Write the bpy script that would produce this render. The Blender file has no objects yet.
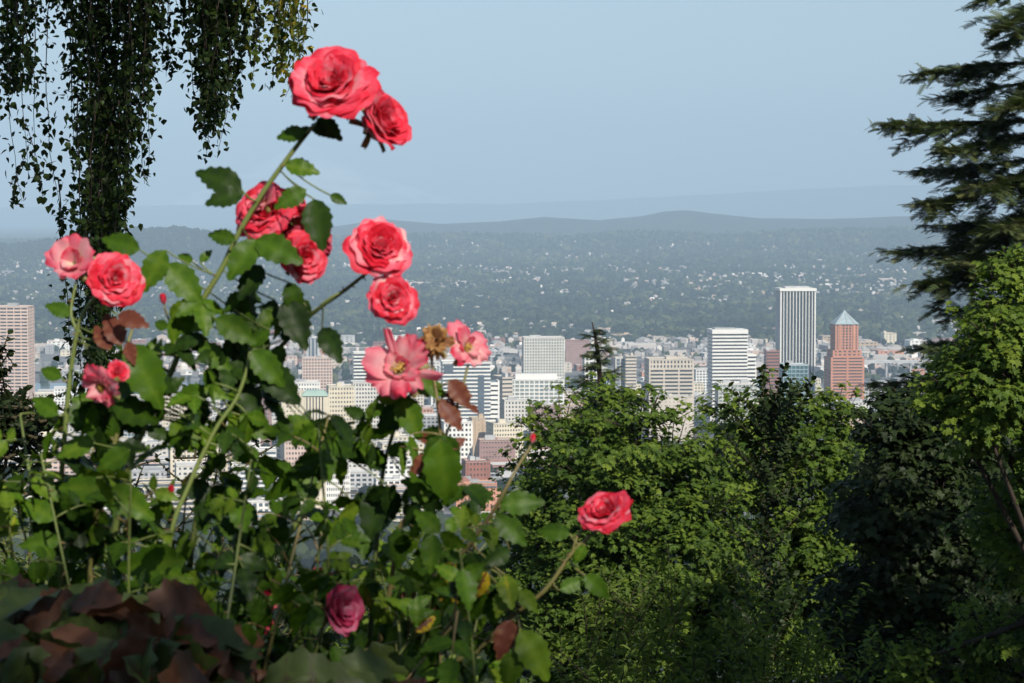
import bpy, math, random
import numpy as np

R = math.radians
sc = bpy.context.scene
COL = sc.collection
rng = np.random.default_rng(11)
random.seed(11)

# ------------------------------------------------------------------ camera
F = 2400.0            # focal length in pixels of a 1024 px wide frame
HZ = 215.0            # row of the true horizon
pitch = math.atan((341.5 - HZ) / F)
cam = bpy.data.cameras.new('camera'); camo = bpy.data.objects.new('camera', cam); COL.objects.link(camo)
cam.sensor_width = 36.0; cam.lens = 36.0 * F / 1024.0
cam.clip_start = 0.05; cam.clip_end = 200000
camo.location = (0, 0, 0); camo.rotation_euler = (R(90) - pitch, 0, 0)
cam.dof.use_dof = True; cam.dof.focus_distance = 13.0; cam.dof.aperture_fstop = 20.0
sc.camera = camo

# ------------------------------------------------------------------ light
SUN_AZ, SUN_EL = R(152), R(38)      # azimuth from +Y towards +X: behind the camera, to its right
w = bpy.data.worlds.new('World'); sc.world = w; w.use_nodes = True
nt = w.node_tree; nt.nodes.clear()
sky = nt.nodes.new('ShaderNodeTexSky'); sky.sky_type = 'NISHITA'; sky.sun_disc = False
sky.sun_elevation = SUN_EL; sky.sun_rotation = SUN_AZ
sky.altitude = 100; sky.air_density = 1.0; sky.dust_density = 0.6; sky.ozone_density = 1.6
bg = nt.nodes.new('ShaderNodeBackground'); bg.inputs[1].default_value = 0.078
wo = nt.nodes.new('ShaderNodeOutputWorld')
nt.links.new(sky.outputs[0], bg.inputs[0]); nt.links.new(bg.outputs[0], wo.inputs[0])
sl = bpy.data.lights.new('sun', 'SUN'); sl.energy = 5.0; sl.angle = R(0.53); sl.color = (1.0, 0.93, 0.82)
so = bpy.data.objects.new('sun', sl); COL.objects.link(so)
so.rotation_euler = (R(90) - SUN_EL, 0, math.pi - SUN_AZ)
SUNV = np.array((math.sin(SUN_AZ) * math.cos(SUN_EL), math.cos(SUN_AZ) * math.cos(SUN_EL), math.sin(SUN_EL)))
sc.view_settings.view_transform = 'Standard'; sc.view_settings.look = 'None'
sc.view_settings.exposure = 0.55; sc.view_settings.gamma = 1.0
sc.cycles.max_bounces = 6; sc.cycles.diffuse_bounces = 2; sc.cycles.glossy_bounces = 2
sc.cycles.transmission_bounces = 3; sc.cycles.volume_bounces = 0
sc.cycles.use_denoising = True
HAZE = 0.000083

# ------------------------------------------------------------------ helpers
def P(px, py, d):
    X = (px - 512) / F; Y = (341.5 - py) / F
    fy = math.cos(pitch) + Y * math.sin(pitch); fz = -math.sin(pitch) + Y * math.cos(pitch)
    s = d / fy
    return np.array((X * s, d, fz * s))

def nrm(v):
    v = np.asarray(v, float); return v / (np.linalg.norm(v, axis=-1, keepdims=True) + 1e-12)

class MB:
    """collects pieces of one mesh"""
    def __init__(s): s.v = []; s.f = []; s.t = []; s.n = 0
    def add(s, v, faces, tint=0.5):
        v = np.asarray(v, float).reshape(-1, 3)
        t = np.full(len(v), tint) if np.isscalar(tint) else np.asarray(tint, float)
        for f in faces:
            f = np.asarray(f, np.int64)
            if f.ndim == 1: f = f[None]
            s.f.append(f + s.n)
        s.v.append(v); s.t.append(t); s.n += len(v)
    def box(s, c, d, rz=0.0, tint=0.5):
        x, y, z = np.array(d) / 2
        v = np.array([(-x,-y,-z),(x,-y,-z),(x,y,-z),(-x,y,-z),(-x,-y,z),(x,-y,z),(x,y,z),(-x,y,z)])
        if rz:
            c_, s_ = math.cos(rz), math.sin(rz); v = v @ np.array([(c_, s_, 0), (-s_, c_, 0), (0, 0, 1)])
        s.add(v + np.array(c), [np.array([(0,3,2,1),(4,5,6,7),(0,1,5,4),(1,2,6,5),(2,3,7,6),(3,0,4,7)])], tint)
    def inst(s, tv, tf, M, loc, tint, tt=None):
        """N copies of template (tv, list of face arrays) by matrices M (N,3,3) and loc (N,3)"""
        N = len(loc); K = len(tv)
        v = np.einsum('nij,kj->nki', M, tv) + loc[:, None, :]
        off = (np.arange(N) * K)[:, None, None]
        for f in tf:
            s.f.append((f[None] + off).reshape(-1, f.shape[1]) + s.n)
        tq = np.repeat(np.asarray(tint, float)[:, None], K, 1)
        if tt is not None: tq = tq + tt[None]
        s.v.append(v.reshape(-1, 3)); s.t.append(tq.ravel()); s.n += N * K
    def tube(s, pts, rad, n=6, tint=0.5, cap=True):
        pts = np.asarray(pts, float); m = len(pts)
        rad = np.full(m, rad) if np.isscalar(rad) else np.asarray(rad, float)
        tg = nrm(np.gradient(pts, axis=0))
        ref = np.array((0, 0, 1.0)) if abs(tg[0][2]) < 0.8 else np.array((1.0, 0, 0))
        a = nrm(np.cross(tg, ref)); b = np.cross(tg, a)
        th = np.arange(n) * 2 * math.pi / n
        v = pts[:, None, :] + rad[:, None, None] * (np.cos(th)[None, :, None] * a[:, None, :] + np.sin(th)[None, :, None] * b[:, None, :])
        i = np.arange(m - 1)[:, None] * n; j = np.arange(n)[None, :]; k = (j + 1) % n
        q = np.stack([i + j, i + k, i + n + k, i + n + j], -1).reshape(-1, 4)
        fs = [q]
        if cap: fs += [np.arange(n)[::-1], np.arange(n) + (m - 1) * n]
        s.add(v.reshape(-1, 3), fs, tint)
    def mesh(s, name, mat, smooth=False):
        me = bpy.data.meshes.new(name)
        v = np.concatenate(s.v) if s.v else np.zeros((0, 3))
        me.vertices.add(len(v)); me.vertices.foreach_set('co', v.astype(np.float32).ravel())
        li = np.concatenate([f.ravel() for f in s.f]); cnt = np.concatenate([np.full(len(f), f.shape[1]) for f in s.f])
        me.loops.add(len(li)); me.loops.foreach_set('vertex_index', li.astype(np.int32))
        me.polygons.add(len(cnt)); st = np.concatenate([[0], np.cumsum(cnt)[:-1]])
        me.polygons.foreach_set('loop_start', st.astype(np.int32))
        me.polygons.foreach_set('use_smooth', np.full(len(cnt), smooth))
        at = me.attributes.new('tint', 'FLOAT', 'POINT'); at.data.foreach_set('value', np.concatenate(s.t).astype(np.float32))
        me.update(calc_edges=True); me.validate()
        me.materials.append(mat)
        return me
    def build(s, name, mat, parent=None, smooth=False):
        return link(name, s.mesh(name, mat, smooth), parent)

def link(name, me, parent=None, loc=None):
    o = bpy.data.objects.new(name, me); COL.objects.link(o)
    if parent: o.parent = parent
    if loc is not None: o.location = loc
    return o

def thing(name, label, cat, loc=(0, 0, 0), rz=0.0, group=None):
    o = bpy.data.objects.new(name, None); COL.objects.link(o)
    o.location = [float(c) for c in loc]; o.rotation_euler = (0, 0, rz); o.empty_display_size = 0.1
    return tag(o, label, cat, group)

def tag(o, label, cat, group=None, kind=None):
    o['label'] = label; o['category'] = cat
    if group: o['group'] = group
    if kind: o['kind'] = kind
    return o

def struct(o, kind='structure'):
    o['kind'] = kind; return o

# ------------------------------------------------------------------ materials
def newmat(name):
    m = bpy.data.materials.new(name); m.use_nodes = True
    nt = m.node_tree; b = nt.nodes['Principled BSDF']
    return m, nt, b, nt.nodes['Material Output']

def mat(name, col, rough=0.8, noise=0.25, scale=0.15, spec=0.3, col2=None, bump=0.0):
    """plain painted or mineral surface with soft blotches of wear in its own colour"""
    m, nt, b, out = newmat(name)
    tc = nt.nodes.new('ShaderNodeTexCoord'); nz = nt.nodes.new('ShaderNodeTexNoise')
    nz.inputs['Scale'].default_value = scale; nz.inputs['Detail'].default_value = 4
    nt.links.new(tc.outputs['Object'], nz.inputs['Vector'])
    mx = nt.nodes.new('ShaderNodeMix'); mx.data_type = 'RGBA'
    c2 = col2 or tuple(c * (1 - noise) for c in col)
    mx.inputs[6].default_value = (*col, 1); mx.inputs[7].default_value = (*c2, 1)
    cr = nt.nodes.new('ShaderNodeMapRange'); cr.inputs[1].default_value = 0.35; cr.inputs[2].default_value = 0.7
    nt.links.new(nz.outputs['Fac'], cr.inputs[0]); nt.links.new(cr.outputs[0], mx.inputs[0])
    nt.links.new(mx.outputs[2], b.inputs['Base Color'])
    b.inputs['Roughness'].default_value = rough; b.inputs['Specular IOR Level'].default_value = spec
    if bump:
        bp = nt.nodes.new('ShaderNodeBump'); bp.inputs['Strength'].default_value = bump
        nt.links.new(nz.outputs['Fac'], bp.inputs['Height']); nt.links.new(bp.outputs[0], b.inputs['Normal'])
    return m

def ramp(nt, stops):
    r = nt.nodes.new('ShaderNodeValToRGB'); e = r.color_ramp.elements
    while len(e) < len(stops): e.new(0.5)
    for el, (p, c) in zip(e, stops): el.position = p; el.color = (*c, 1)
    return r

def leafmat(name, stops, trans=0.3, rough=0.5, spec=0.35, tcol=(1.3, 1.5, 0.5), nscale=0, namt=0.0):
    """leaf: colour by the per-leaf tint, partly translucent"""
    m, nt, b, out = newmat(name)
    at = nt.nodes.new('ShaderNodeAttribute'); at.attribute_name = 'tint'
    rp = ramp(nt, stops); fac = at.outputs['Fac']
    if nscale:
        tc = nt.nodes.new('ShaderNodeTexCoord'); nz = nt.nodes.new('ShaderNodeTexNoise')
        nz.inputs['Scale'].default_value = nscale; nz.inputs['Detail'].default_value = 5
        nt.links.new(tc.outputs['Object'], nz.inputs['Vector'])
        ma = nt.nodes.new('ShaderNodeMath'); ma.operation = 'MULTIPLY_ADD'
        sb = nt.nodes.new('ShaderNodeMath'); sb.operation = 'SUBTRACT'; sb.inputs[1].default_value = 0.5
        nt.links.new(nz.outputs['Fac'], sb.inputs[0]); nt.links.new(sb.outputs[0], ma.inputs[0])
        ma.inputs[1].default_value = namt; nt.links.new(fac, ma.inputs[2]); fac = ma.outputs[0]
        bp = nt.nodes.new('ShaderNodeBump'); bp.inputs['Strength'].default_value = 0.25; bp.inputs['Distance'].default_value = 0.004
        nt.links.new(nz.outputs['Fac'], bp.inputs['Height']); nt.links.new(bp.outputs[0], b.inputs['Normal'])
    nt.links.new(fac, rp.inputs[0]); nt.links.new(rp.outputs[0], b.inputs['Base Color'])
    b.inputs['Roughness'].default_value = rough; b.inputs['Specular IOR Level'].default_value = spec
    tr = nt.nodes.new('ShaderNodeBsdfTranslucent'); mul = nt.nodes.new('ShaderNodeMix'); mul.data_type = 'RGBA'; mul.blend_type = 'MULTIPLY'
    mul.inputs[0].default_value = 1; mul.inputs[7].default_value = (*tcol, 1)
    nt.links.new(rp.outputs[0], mul.inputs[6]); nt.links.new(mul.outputs[2], tr.inputs[0])
    mix = nt.nodes.new('ShaderNodeMixShader'); mix.inputs[0].default_value = trans
    nt.links.new(b.outputs[0], mix.inputs[1]); nt.links.new(tr.outputs[0], mix.inputs[2]); nt.links.new(mix.outputs[0], out.inputs[0])
    return m

M = {}
M['white'] = mat('white_concrete', (0.74, 0.73, 0.69), 0.8, 0.12, 0.05)
M['offwhite'] = mat('pale_render', (0.62, 0.60, 0.55), 0.85, 0.18, 0.08)
M['cream'] = mat('cream_stone', (0.66, 0.59, 0.45), 0.85, 0.15, 0.08)
M['beige'] = mat('beige_concrete', (0.55, 0.49, 0.41), 0.85, 0.15, 0.06)
M['pinkish'] = mat('pinkish_concrete', (0.58, 0.44, 0.37), 0.8, 0.12, 0.05)
M['grey'] = mat('grey_concrete', (0.36, 0.36, 0.36), 0.85, 0.25, 0.08)
M['lightgrey'] = mat('light_grey_roofing', (0.5, 0.5, 0.5), 0.9, 0.3, 0.1)
M['darkroof'] = mat('dark_roofing', (0.13, 0.13, 0.14), 0.9, 0.3, 0.1)
M['brick'] = mat('red_brick', (0.30, 0.13, 0.095), 0.9, 0.25, 0.1)
M['orange'] = mat('orange_brick', (0.47, 0.215, 0.14), 0.85, 0.15, 0.06)
M['salmon'] = mat('salmon_brick', (0.56, 0.27, 0.17), 0.85, 0.2, 0.1)
M['mauve'] = mat('mauve_brick', (0.33, 0.21, 0.19), 0.9, 0.2, 0.1)
M['tan'] = mat('tan_brick', (0.48, 0.36, 0.25), 0.9, 0.2, 0.1)
M['copper'] = mat('green_copper_roof', (0.30, 0.42, 0.36), 0.6, 0.15, 0.1)
M['slate'] = mat('blue_grey_roof_metal', (0.30, 0.38, 0.40), 0.45, 0.15, 0.2, 0.5)
M['glass'] = mat('dark_window_glass', (0.045, 0.055, 0.065), 0.2, 0.3, 0.3, 0.5)
M['blueglass'] = mat('blue_window_glass', (0.10, 0.13, 0.16), 0.15, 0.3, 0.2, 0.6)
M['tealglass'] = mat('teal_window_glass', (0.05, 0.13, 0.15), 0.15, 0.4, 0.2, 0.6)
M['paleglass'] = mat('pale_window_glass', (0.24, 0.28, 0.27), 0.2, 0.3, 0.2, 0.6)
M['bark'] = mat('bark', (0.055, 0.042, 0.032), 0.95, 0.5, 6, 0.2, bump=0.4)
M['birchbark'] = mat('birch_bark', (0.5, 0.47, 0.42), 0.8, 0.7, 5, 0.2)
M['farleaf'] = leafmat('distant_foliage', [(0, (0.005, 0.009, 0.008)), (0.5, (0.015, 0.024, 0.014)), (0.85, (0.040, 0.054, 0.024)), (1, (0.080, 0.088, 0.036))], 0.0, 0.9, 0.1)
M['maple'] = leafmat('maple_leaf', [(0, (0.026, 0.054, 0.008)), (0.55, (0.066, 0.112, 0.014)), (1, (0.13, 0.18, 0.022))], 0.28, 0.55, 0.15)
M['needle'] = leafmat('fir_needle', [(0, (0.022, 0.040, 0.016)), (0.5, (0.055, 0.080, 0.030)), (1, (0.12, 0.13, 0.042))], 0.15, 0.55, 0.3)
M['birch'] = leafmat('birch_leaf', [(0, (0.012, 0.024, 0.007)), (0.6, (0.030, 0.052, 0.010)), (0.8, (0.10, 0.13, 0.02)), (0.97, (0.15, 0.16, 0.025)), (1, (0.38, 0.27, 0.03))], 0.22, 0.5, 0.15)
M['sprig'] = leafmat('narrow_leaf', [(0, (0.045, 0.080, 0.014)), (1, (0.14, 0.19, 0.035))], 0.3, 0.55, 0.15)
M['darkleaf'] = leafmat('dark_leaf', [(0, (0.008, 0.015, 0.005)), (1, (0.026, 0.042, 0.011))], 0.12, 0.5, 0.15)  # near-black leaves; shade on the dark trees is put into this colour
M['rose_leaf'] = leafmat('rose_leaf', [(0, (0.010, 0.024, 0.005)), (0.3, (0.026, 0.058, 0.005)), (0.5, (0.048, 0.104, 0.006)), (0.76, (0.13, 0.19, 0.016)), (0.84, (0.50, 0.36, 0.02)), (0.88, (0.58, 0.38, 0.02)), (0.91, (0.20, 0.085, 0.035)), (0.95, (0.14, 0.050, 0.028)), (1, (0.12, 0.035, 0.022))], 0.17, 0.42, 0.12, nscale=70, namt=0.16)
M['bronze'] = leafmat('bronze_leaf', [(0, (0.024, 0.042, 0.008)), (0.4, (0.070, 0.098, 0.022)), (0.55, (0.05, 0.036, 0.016)), (0.7, (0.066, 0.026, 0.011)), (1, (0.125, 0.052, 0.026))], 0.12, 0.5, 0.3, tcol=(1.2, 0.9, 0.5), nscale=55, namt=0.30)
M['cane'] = leafmat('rose_cane', [(0, (0.05, 0.06, 0.02)), (0.5, (0.13, 0.17, 0.04)), (1, (0.17, 0.10, 0.045))], 0.0, 0.5, 0.4, nscale=30, namt=0.3)
M['stem'] = mat('woody_stem', (0.06, 0.05, 0.025), 0.9, 0.4, 20)

# ------------------------------------------------------------------ terrain
def hash2(ix, iy):
    h = np.sin(ix * 127.1 + iy * 311.7) * 43758.5453
    return h - np.floor(h)
def vnoise(x, y):
    x = np.asarray(x, float); y = np.asarray(y, float)
    ix, iy = np.floor(x), np.floor(y); fx, fy = x - ix, y - iy
    fx = fx * fx * (3 - 2 * fx); fy = fy * fy * (3 - 2 * fy)
    a = hash2(ix, iy) * (1 - fx) + hash2(ix + 1, iy) * fx
    b = hash2(ix, iy + 1) * (1 - fx) + hash2(ix + 1, iy + 1) * fx
    return a * (1 - fy) + b * fy
def fbm(x, y):
    return vnoise(x, y) * .5 + vnoise(x * 2.1 + 7, y * 2.1) * .25 + vnoise(x * 4.3, y * 4.3 + 3) * .15 + vnoise(x * 9.1, y * 9.1) * .1

RIDGES = [   # distance, depth, outline (image column at that distance, row of its crest)
    (9600, 900, [(-500, 262), (-100, 255), (0, 251), (60, 244), (130, 234), (175, 232), (225, 238), (290, 250), (350, 262), (1500, 275)]),
    (11600, 900, [(-400, 250), (250, 246), (380, 238), (470, 236), (560, 239), (640, 233), (720, 237), (800, 232), (900, 230), (1000, 232), (1400, 240)]),
    (14500, 1100, [(-500, 243), (200, 238), (330, 227), (385, 219), (440, 224), (500, 222), (545, 217), (600, 220), (640, 216), (665, 211), (685, 210), (715, 214), (760, 219), (820, 220), (900, 217), (980, 216), (1100, 219), (1500, 228)]),
    (34500, 2000, [(-500, 212), (100, 206), (300, 204), (500, 204), (620, 199), (740, 192), (850, 186), (950, 184), (1100, 190), (1500, 200)]),
]
def plain(y):
    z = np.where(y < 3000, -250 + 0.035 * (3000 - np.minimum(y, 3000)), -250.0)
    return z + np.where(y > 5000, 0.014 * (np.minimum(y, 12500) - 5000), 0)
def ground(x, y):
    x = np.asarray(x, float); y = np.asarray(y, float)
    near = -1.75 - np.where(y > 2.0, 0.27 * (y - 2.0), 0.0)
    pl = plain(y)
    k = 12.0
    base = np.where(y < 1100, np.maximum(near, pl) + np.log1p(np.exp(-np.abs(near - pl) / k)) * k * np.clip((y - 100) / 300, 0, 1), pl)
    px = x / np.maximum(y, 1) * F + 512
    add = np.zeros_like(base)
    for d, s, prof in RIDGES:
        xs, ys = zip(*prof)
        crest = -(np.interp(px, xs, ys) - HZ) / F * d
        nz = (fbm(x / 900 + d, y / 900) - .5) * 40
        hgt = np.maximum(crest + nz * (0.5 if d < 20000 else 1.5) - pl, 0)
        add = np.maximum(add, hgt * np.exp(-((y - d) / s) ** 2))
    return base + np.where(y > 6000, add, 0)

def hill_sheet():
    xs = np.sinh(np.linspace(-6.3, 6.3, 261)) / np.sinh(6.3) * 26000
    ys = np.concatenate([np.linspace(-300, -10, 8), np.linspace(0, 60, 31), np.geomspace(64, 8000, 90)[0:], np.linspace(8100, 16500, 110), np.geomspace(16700, 52000, 60)])
    X, Y = np.meshgrid(xs, ys); Z = ground(X, Y)
    v = np.stack([X, Y, Z], -1).reshape(-1, 3); nx, ny = len(xs), len(ys)
    i = np.arange(ny - 1)[:, None] * nx; j = np.arange(nx - 1)[None, :]
    q = np.stack([i + j, i + j + 1, i + nx + j + 1, i + nx + j], -1).reshape(-1, 4)
    mb = MB(); mb.add(v, [q])
    m, nt, b, out = newmat('land')
    tc = nt.nodes.new('ShaderNodeTexCoord')
    nz = nt.nodes.new('ShaderNodeTexNoise'); nz.inputs['Scale'].default_value = 0.012; nz.inputs['Detail'].default_value = 8
    nt.links.new(tc.outputs['Object'], nz.inputs['Vector'])
    slope = ramp(nt, [(0.3, (0.010, 0.014, 0.006)), (0.6, (0.022, 0.028, 0.010)), (0.8, (0.040, 0.036, 0.020))])
    nt.links.new(nz.outputs['Fac'], slope.inputs[0])
    green = ramp(nt, [(0.3, (0.012, 0.018, 0.013)), (0.55, (0.022, 0.030, 0.019)), (0.75, (0.060, 0.064, 0.042))])
    grey = ramp(nt, [(0.3, (0.07, 0.07, 0.07)), (0.55, (0.16, 0.155, 0.15)), (0.75, (0.30, 0.28, 0.26))])
    nt.links.new(nz.outputs['Fac'], green.inputs[0]); nt.links.new(nz.outputs['Fac'], grey.inputs[0])
    sp = nt.nodes.new('ShaderNodeSeparateXYZ'); nt.links.new(tc.outputs['Object'], sp.inputs[0])
    a = nt.nodes.new('ShaderNodeMapRange'); a.inputs[1].default_value = 1100; a.inputs[2].default_value = 1500
    c = nt.nodes.new('ShaderNodeMapRange'); c.inputs[1].default_value = 5600; c.inputs[2].default_value = 4700
    nt.links.new(sp.outputs[1], a.inputs[0]); nt.links.new(sp.outputs[1], c.inputs[0])
    mu = nt.nodes.new('ShaderNodeMath'); mu.operation = 'MULTIPLY'; nt.links.new(a.outputs[0], mu.inputs[0]); nt.links.new(c.outputs[0], mu.inputs[1])
    mx = nt.nodes.new('ShaderNodeMix'); mx.data_type = 'RGBA'; nt.links.new(mu.outputs[0], mx.inputs[0])
    nt.links.new(green.outputs[0], mx.inputs[6]); nt.links.new(grey.outputs[0], mx.inputs[7])
    nr = nt.nodes.new('ShaderNodeMapRange'); nr.inputs[1].default_value = 900; nr.inputs[2].default_value = 1200; nt.links.new(sp.outputs[1], nr.inputs[0])
    mn = nt.nodes.new('ShaderNodeMix'); mn.data_type = 'RGBA'; nt.links.new(nr.outputs[0], mn.inputs[0]); nt.links.new(slope.outputs[0], mn.inputs[6]); nt.links.new(mx.outputs[2], mn.inputs[7])
    nt.links.new(mn.outputs[2], b.inputs['Base Color']); b.inputs['Roughness'].default_value = 0.95; b.inputs['Specular IOR Level'].default_value = 0.1
    struct(mb.build('terrain', m, smooth=True))
hill_sheet()

def mountain():
    d = 38000; c = P(300, HZ, d); top = P(300, 141, d)[2]; base = -260.0
    n, k = 72, 26; vs = []
    for i in range(k):
        t = i / (k - 1)
        for j in range(n):
            a = j * 2 * math.pi / n
            rr = (t ** 1.15) * 4200 * (1 + 0.18 * math.sin(3 * a + 1) * t + 0.10 * math.sin(7 * a) * t + 0.05 * math.sin(17 * a + i) * t)
            z = base + (top - base) * (1 - t) ** 1.25 - 60 * t * (1 - t)
            vs.append((c[0] + rr * math.cos(a), d + rr * math.sin(a), z))
    i = np.arange(k - 1)[:, None] * n; j = np.arange(n)[None, :]; j2 = (j + 1) % n
    q = np.stack([i + j, i + n + j, i + n + j2, i + j2], -1).reshape(-1, 4)
    mb = MB(); mb.add(vs, [q])
    m, nt, b, out = newmat('snow_and_rock')
    nz = nt.nodes.new('ShaderNodeTexNoise'); nz.inputs['Scale'].default_value = 0.002; nz.inputs['Detail'].default_value = 6
    tc = nt.nodes.new('ShaderNodeTexCoord'); nt.links.new(tc.outputs['Object'], nz.inputs['Vector'])
    r = ramp(nt, [(0.45, (0.72, 0.74, 0.78)), (0.62, (0.42, 0.43, 0.46))]); nt.links.new(nz.outputs['Fac'], r.inputs[0]); nt.links.new(r.outputs[0], b.inputs['Base Color'])
    struct(mb.build('mountain', m, smooth=True))
mountain()

def river():
    mb = MB(); n = 40; xs = np.linspace(-4000, 4000, n)
    y0 = 3330 + 60 * np.sin(xs / 900); y1 = y0 + 260
    v = np.concatenate([np.stack([xs, y0, np.full(n, -248.6)], -1), np.stack([xs, y1, np.full(n, -248.6)], -1)])
    i = np.arange(n - 1); mb.add(v, [np.stack([i, i + 1, i + 1 + n, i + n], -1)])
    struct(mb.build('river_water', mat('river_water', (0.05, 0.075, 0.085), 0.15, 0.3, 0.01, 0.5)))
river()

hz = MB()
hz.box((0, 20000, (1750 - 420) / 2 - 0), (70000, 56000, 1750 + 420))
m, nt, b, out = newmat('haze_air'); nt.nodes.remove(b)
pv = nt.nodes.new('ShaderNodeVolumePrincipled'); pv.inputs['Density'].default_value = HAZE
pv.inputs['Color'].default_value = (0.565, 0.785, 1.0, 1); pv.inputs['Anisotropy'].default_value = -0.15
nt.links.new(pv.outputs[0], out.inputs['Volume'])
ho = hz.build('haze', m); struct(ho, 'stuff')

# ------------------------------------------------------------------ distant tree cover and houses
ico_v = []
def ico():
    t = (1 + 5 ** .5) / 2
    v = nrm(np.array([(-1,t,0),(1,t,0),(-1,-t,0),(1,-t,0),(0,-1,t),(0,1,t),(0,-1,-t),(0,1,-t),(t,0,-1),(t,0,1),(-t,0,-1),(-t,0,1)], float))
    f = np.array([(0,11,5),(0,5,1),(0,1,7),(0,7,10),(0,10,11),(1,5,9),(5,11,4),(11,10,2),(10,7,6),(7,1,8),(3,9,4),(3,4,2),(3,2,6),(3,6,8),(3,8,9),(4,9,5),(2,4,11),(6,2,10),(8,6,7),(9,8,1)])
    return v, f
def ico2():
    v, f = ico(); v = [tuple(x) for x in v]; cache = {}; nf = []
    def mid(a, b):
        k = (min(a, b), max(a, b))
        if k not in cache:
            p = nrm(np.array(v[a]) + np.array(v[b])); v.append(tuple(p)); cache[k] = len(v) - 1
        return cache[k]
    for a, b, c in f:
        x, y, z = mid(a, b), mid(b, c), mid(c, a); nf += [(a, x, z), (b, y, x), (c, z, y), (x, y, z)]
    return np.array(v), np.array(nf)
ICO = ico(); ICO2 = ico2()
def lump(seed, detail=True, amp=.3):
    r = np.random.default_rng(seed); v, f = (ICO2 if detail else ICO)
    return v * (1 + amp * (r.random(len(v)) - .5) * 2)[:, None], f
def blobs(mb, loc, rad, tall=1.0, detail=True, conifer=None):
    """rounded tree crowns: several lump shapes spread over the positions"""
    N = len(loc); kind = rng.integers(0, 5, N)
    for k in range(5):
        s = kind == k
        if not s.any(): continue
        v, f = lump(k, detail); n = s.sum()
        sx = rad[s] * rng.uniform(.8, 1.25, n); sz = rad[s] * rng.uniform(.75, 1.2, n) * tall
        a = rng.uniform(0, 6.28, n); Mx = np.zeros((n, 3, 3)); c, si = np.cos(a), np.sin(a)
        Mx[:, 0, 0] = c * sx; Mx[:, 0, 1] = -si * sx; Mx[:, 1, 0] = si * sx; Mx[:, 1, 1] = c * sx; Mx[:, 2, 2] = sz
        L = loc[s].copy(); L[:, 2] += sz * 0.75
        mb.inst(v, [f], Mx, L, np.clip(rng.random(n) * .9 + 1.1 * (fbm(L[:, 0] / 130, L[:, 1] / 260) - .42), 0, 1) * (1 if conifer is None else conifer))

def far_cover():
    mb = MB()
    # broad suburb beyond the river: evenly many per unit of viewing angle
    N = 42000
    d = 4700 + (13300 - 4700) * rng.random(N) ** 1.25
    px = rng.uniform(-60, 1084, N); x = (px - 512) / F * d
    keep = fbm(x / 420, d / 420) + 0.35 * rng.random(N) > 0.52 - 0.10 * ((d > 5200) & (d < 6400)) - .2 * (d > 9000)
    x, d = x[keep], d[keep]
    loc = np.stack([x, d, ground(x, d)], -1)
    blobs(mb, loc, rng.uniform(4.5, 10.5, len(x)) * (1 + (d > 9000) * .2), 1.0, False)
    # the wooded hill on the left
    N = 5000; d = rng.uniform(8300, 9800, N); px = rng.uniform(-60, 330, N); x = (px - 512) / F * d; z = ground(x, d); k = z - plain(d) > 30
    blobs(mb, np.stack([x, d, z], -1)[k], rng.uniform(7, 13, k.sum()), 1.2, False, .25)
    # near edge, larger lumps
    N = 5200
    d = rng.uniform(4750, 6600, N); px = rng.uniform(-40, 1064, N); x = (px - 512) / F * d
    keep = fbm(x / 300 + 5, d / 600) > 0.42
    x, d = x[keep], d[keep]
    blobs(mb, np.stack([x, d, ground(x, d)], -1), rng.uniform(5, 10, len(x)), 1.05, True)
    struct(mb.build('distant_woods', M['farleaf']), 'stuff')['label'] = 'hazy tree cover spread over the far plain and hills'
rng = np.random.default_rng(201)
far_cover()

def far_houses():
    mb = MB(); N = 13000
    d = 3700 + (13000 - 3700) * rng.random(N) ** 1.15
    px = rng.uniform(-40, 1064, N); x = (px - 512) / F * d
    keep = (fbm(x / 260 + 31, d / 420) > 0.53) & (rng.random(N) < np.interp(d, [5000, 8000, 13000], [1, .8, .30])) & ~((d > 5300) & (d < 6300) & (rng.random(N) < .8))
    x, d = x[keep], d[keep]; z = ground(x, d); up = z - plain(d) < 40; x, d, z = x[up], d[up], z[up]; n = len(x)
    big = rng.random(n) < .06
    v = np.array([(-1,-1,0),(1,-1,0),(1,1,0),(-1,1,0),(-1,-1,1),(1,-1,1),(1,1,1),(-1,1,1),(-1,0,1.5),(1,0,1.5)], float)
    f4 = np.array([(0,1,5,4),(2,3,7,6),(4,5,9,8),(6,7,8,9)]); f5 = np.array([(1,2,6,9,5),(3,0,4,8,7)])
    a = np.where(rng.random(n) < .5, .12, .12 + math.pi / 2) + rng.normal(0, .05, n)
    L = np.where(big, rng.uniform(12, 32, n), rng.uniform(2.6, 6.5, n)); W = np.where(big, 10, rng.uniform(3, 6, n)); H = rng.uniform(4, 8, n)
    Mx = np.zeros((n, 3, 3)); c, s = np.cos(a), np.sin(a)
    Mx[:, 0, 0] = c * L; Mx[:, 0, 1] = -s * W; Mx[:, 1, 0] = s * L; Mx[:, 1, 1] = c * W; Mx[:, 2, 2] = H
    mb.inst(v, [f4, f5], Mx, np.stack([x, d, z + rng.uniform(-1, 6, n)], -1), rng.random(n))
    m = leafmat('house_paint', [(0, (0.14, 0.14, 0.14)), (0.45, (0.28, 0.26, 0.25)), (0.68, (0.48, 0.46, 0.43)), (0.8, (0.40, 0.29, 0.23)), (1, (0.75, 0.73, 0.69))], 0.0, 0.8, 0.2)
    struct(mb.build('distant_houses', m), 'stuff')['label'] = 'far-off pale houses scattered among trees across the plain'
rng = np.random.default_rng(202)
far_houses()

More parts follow.
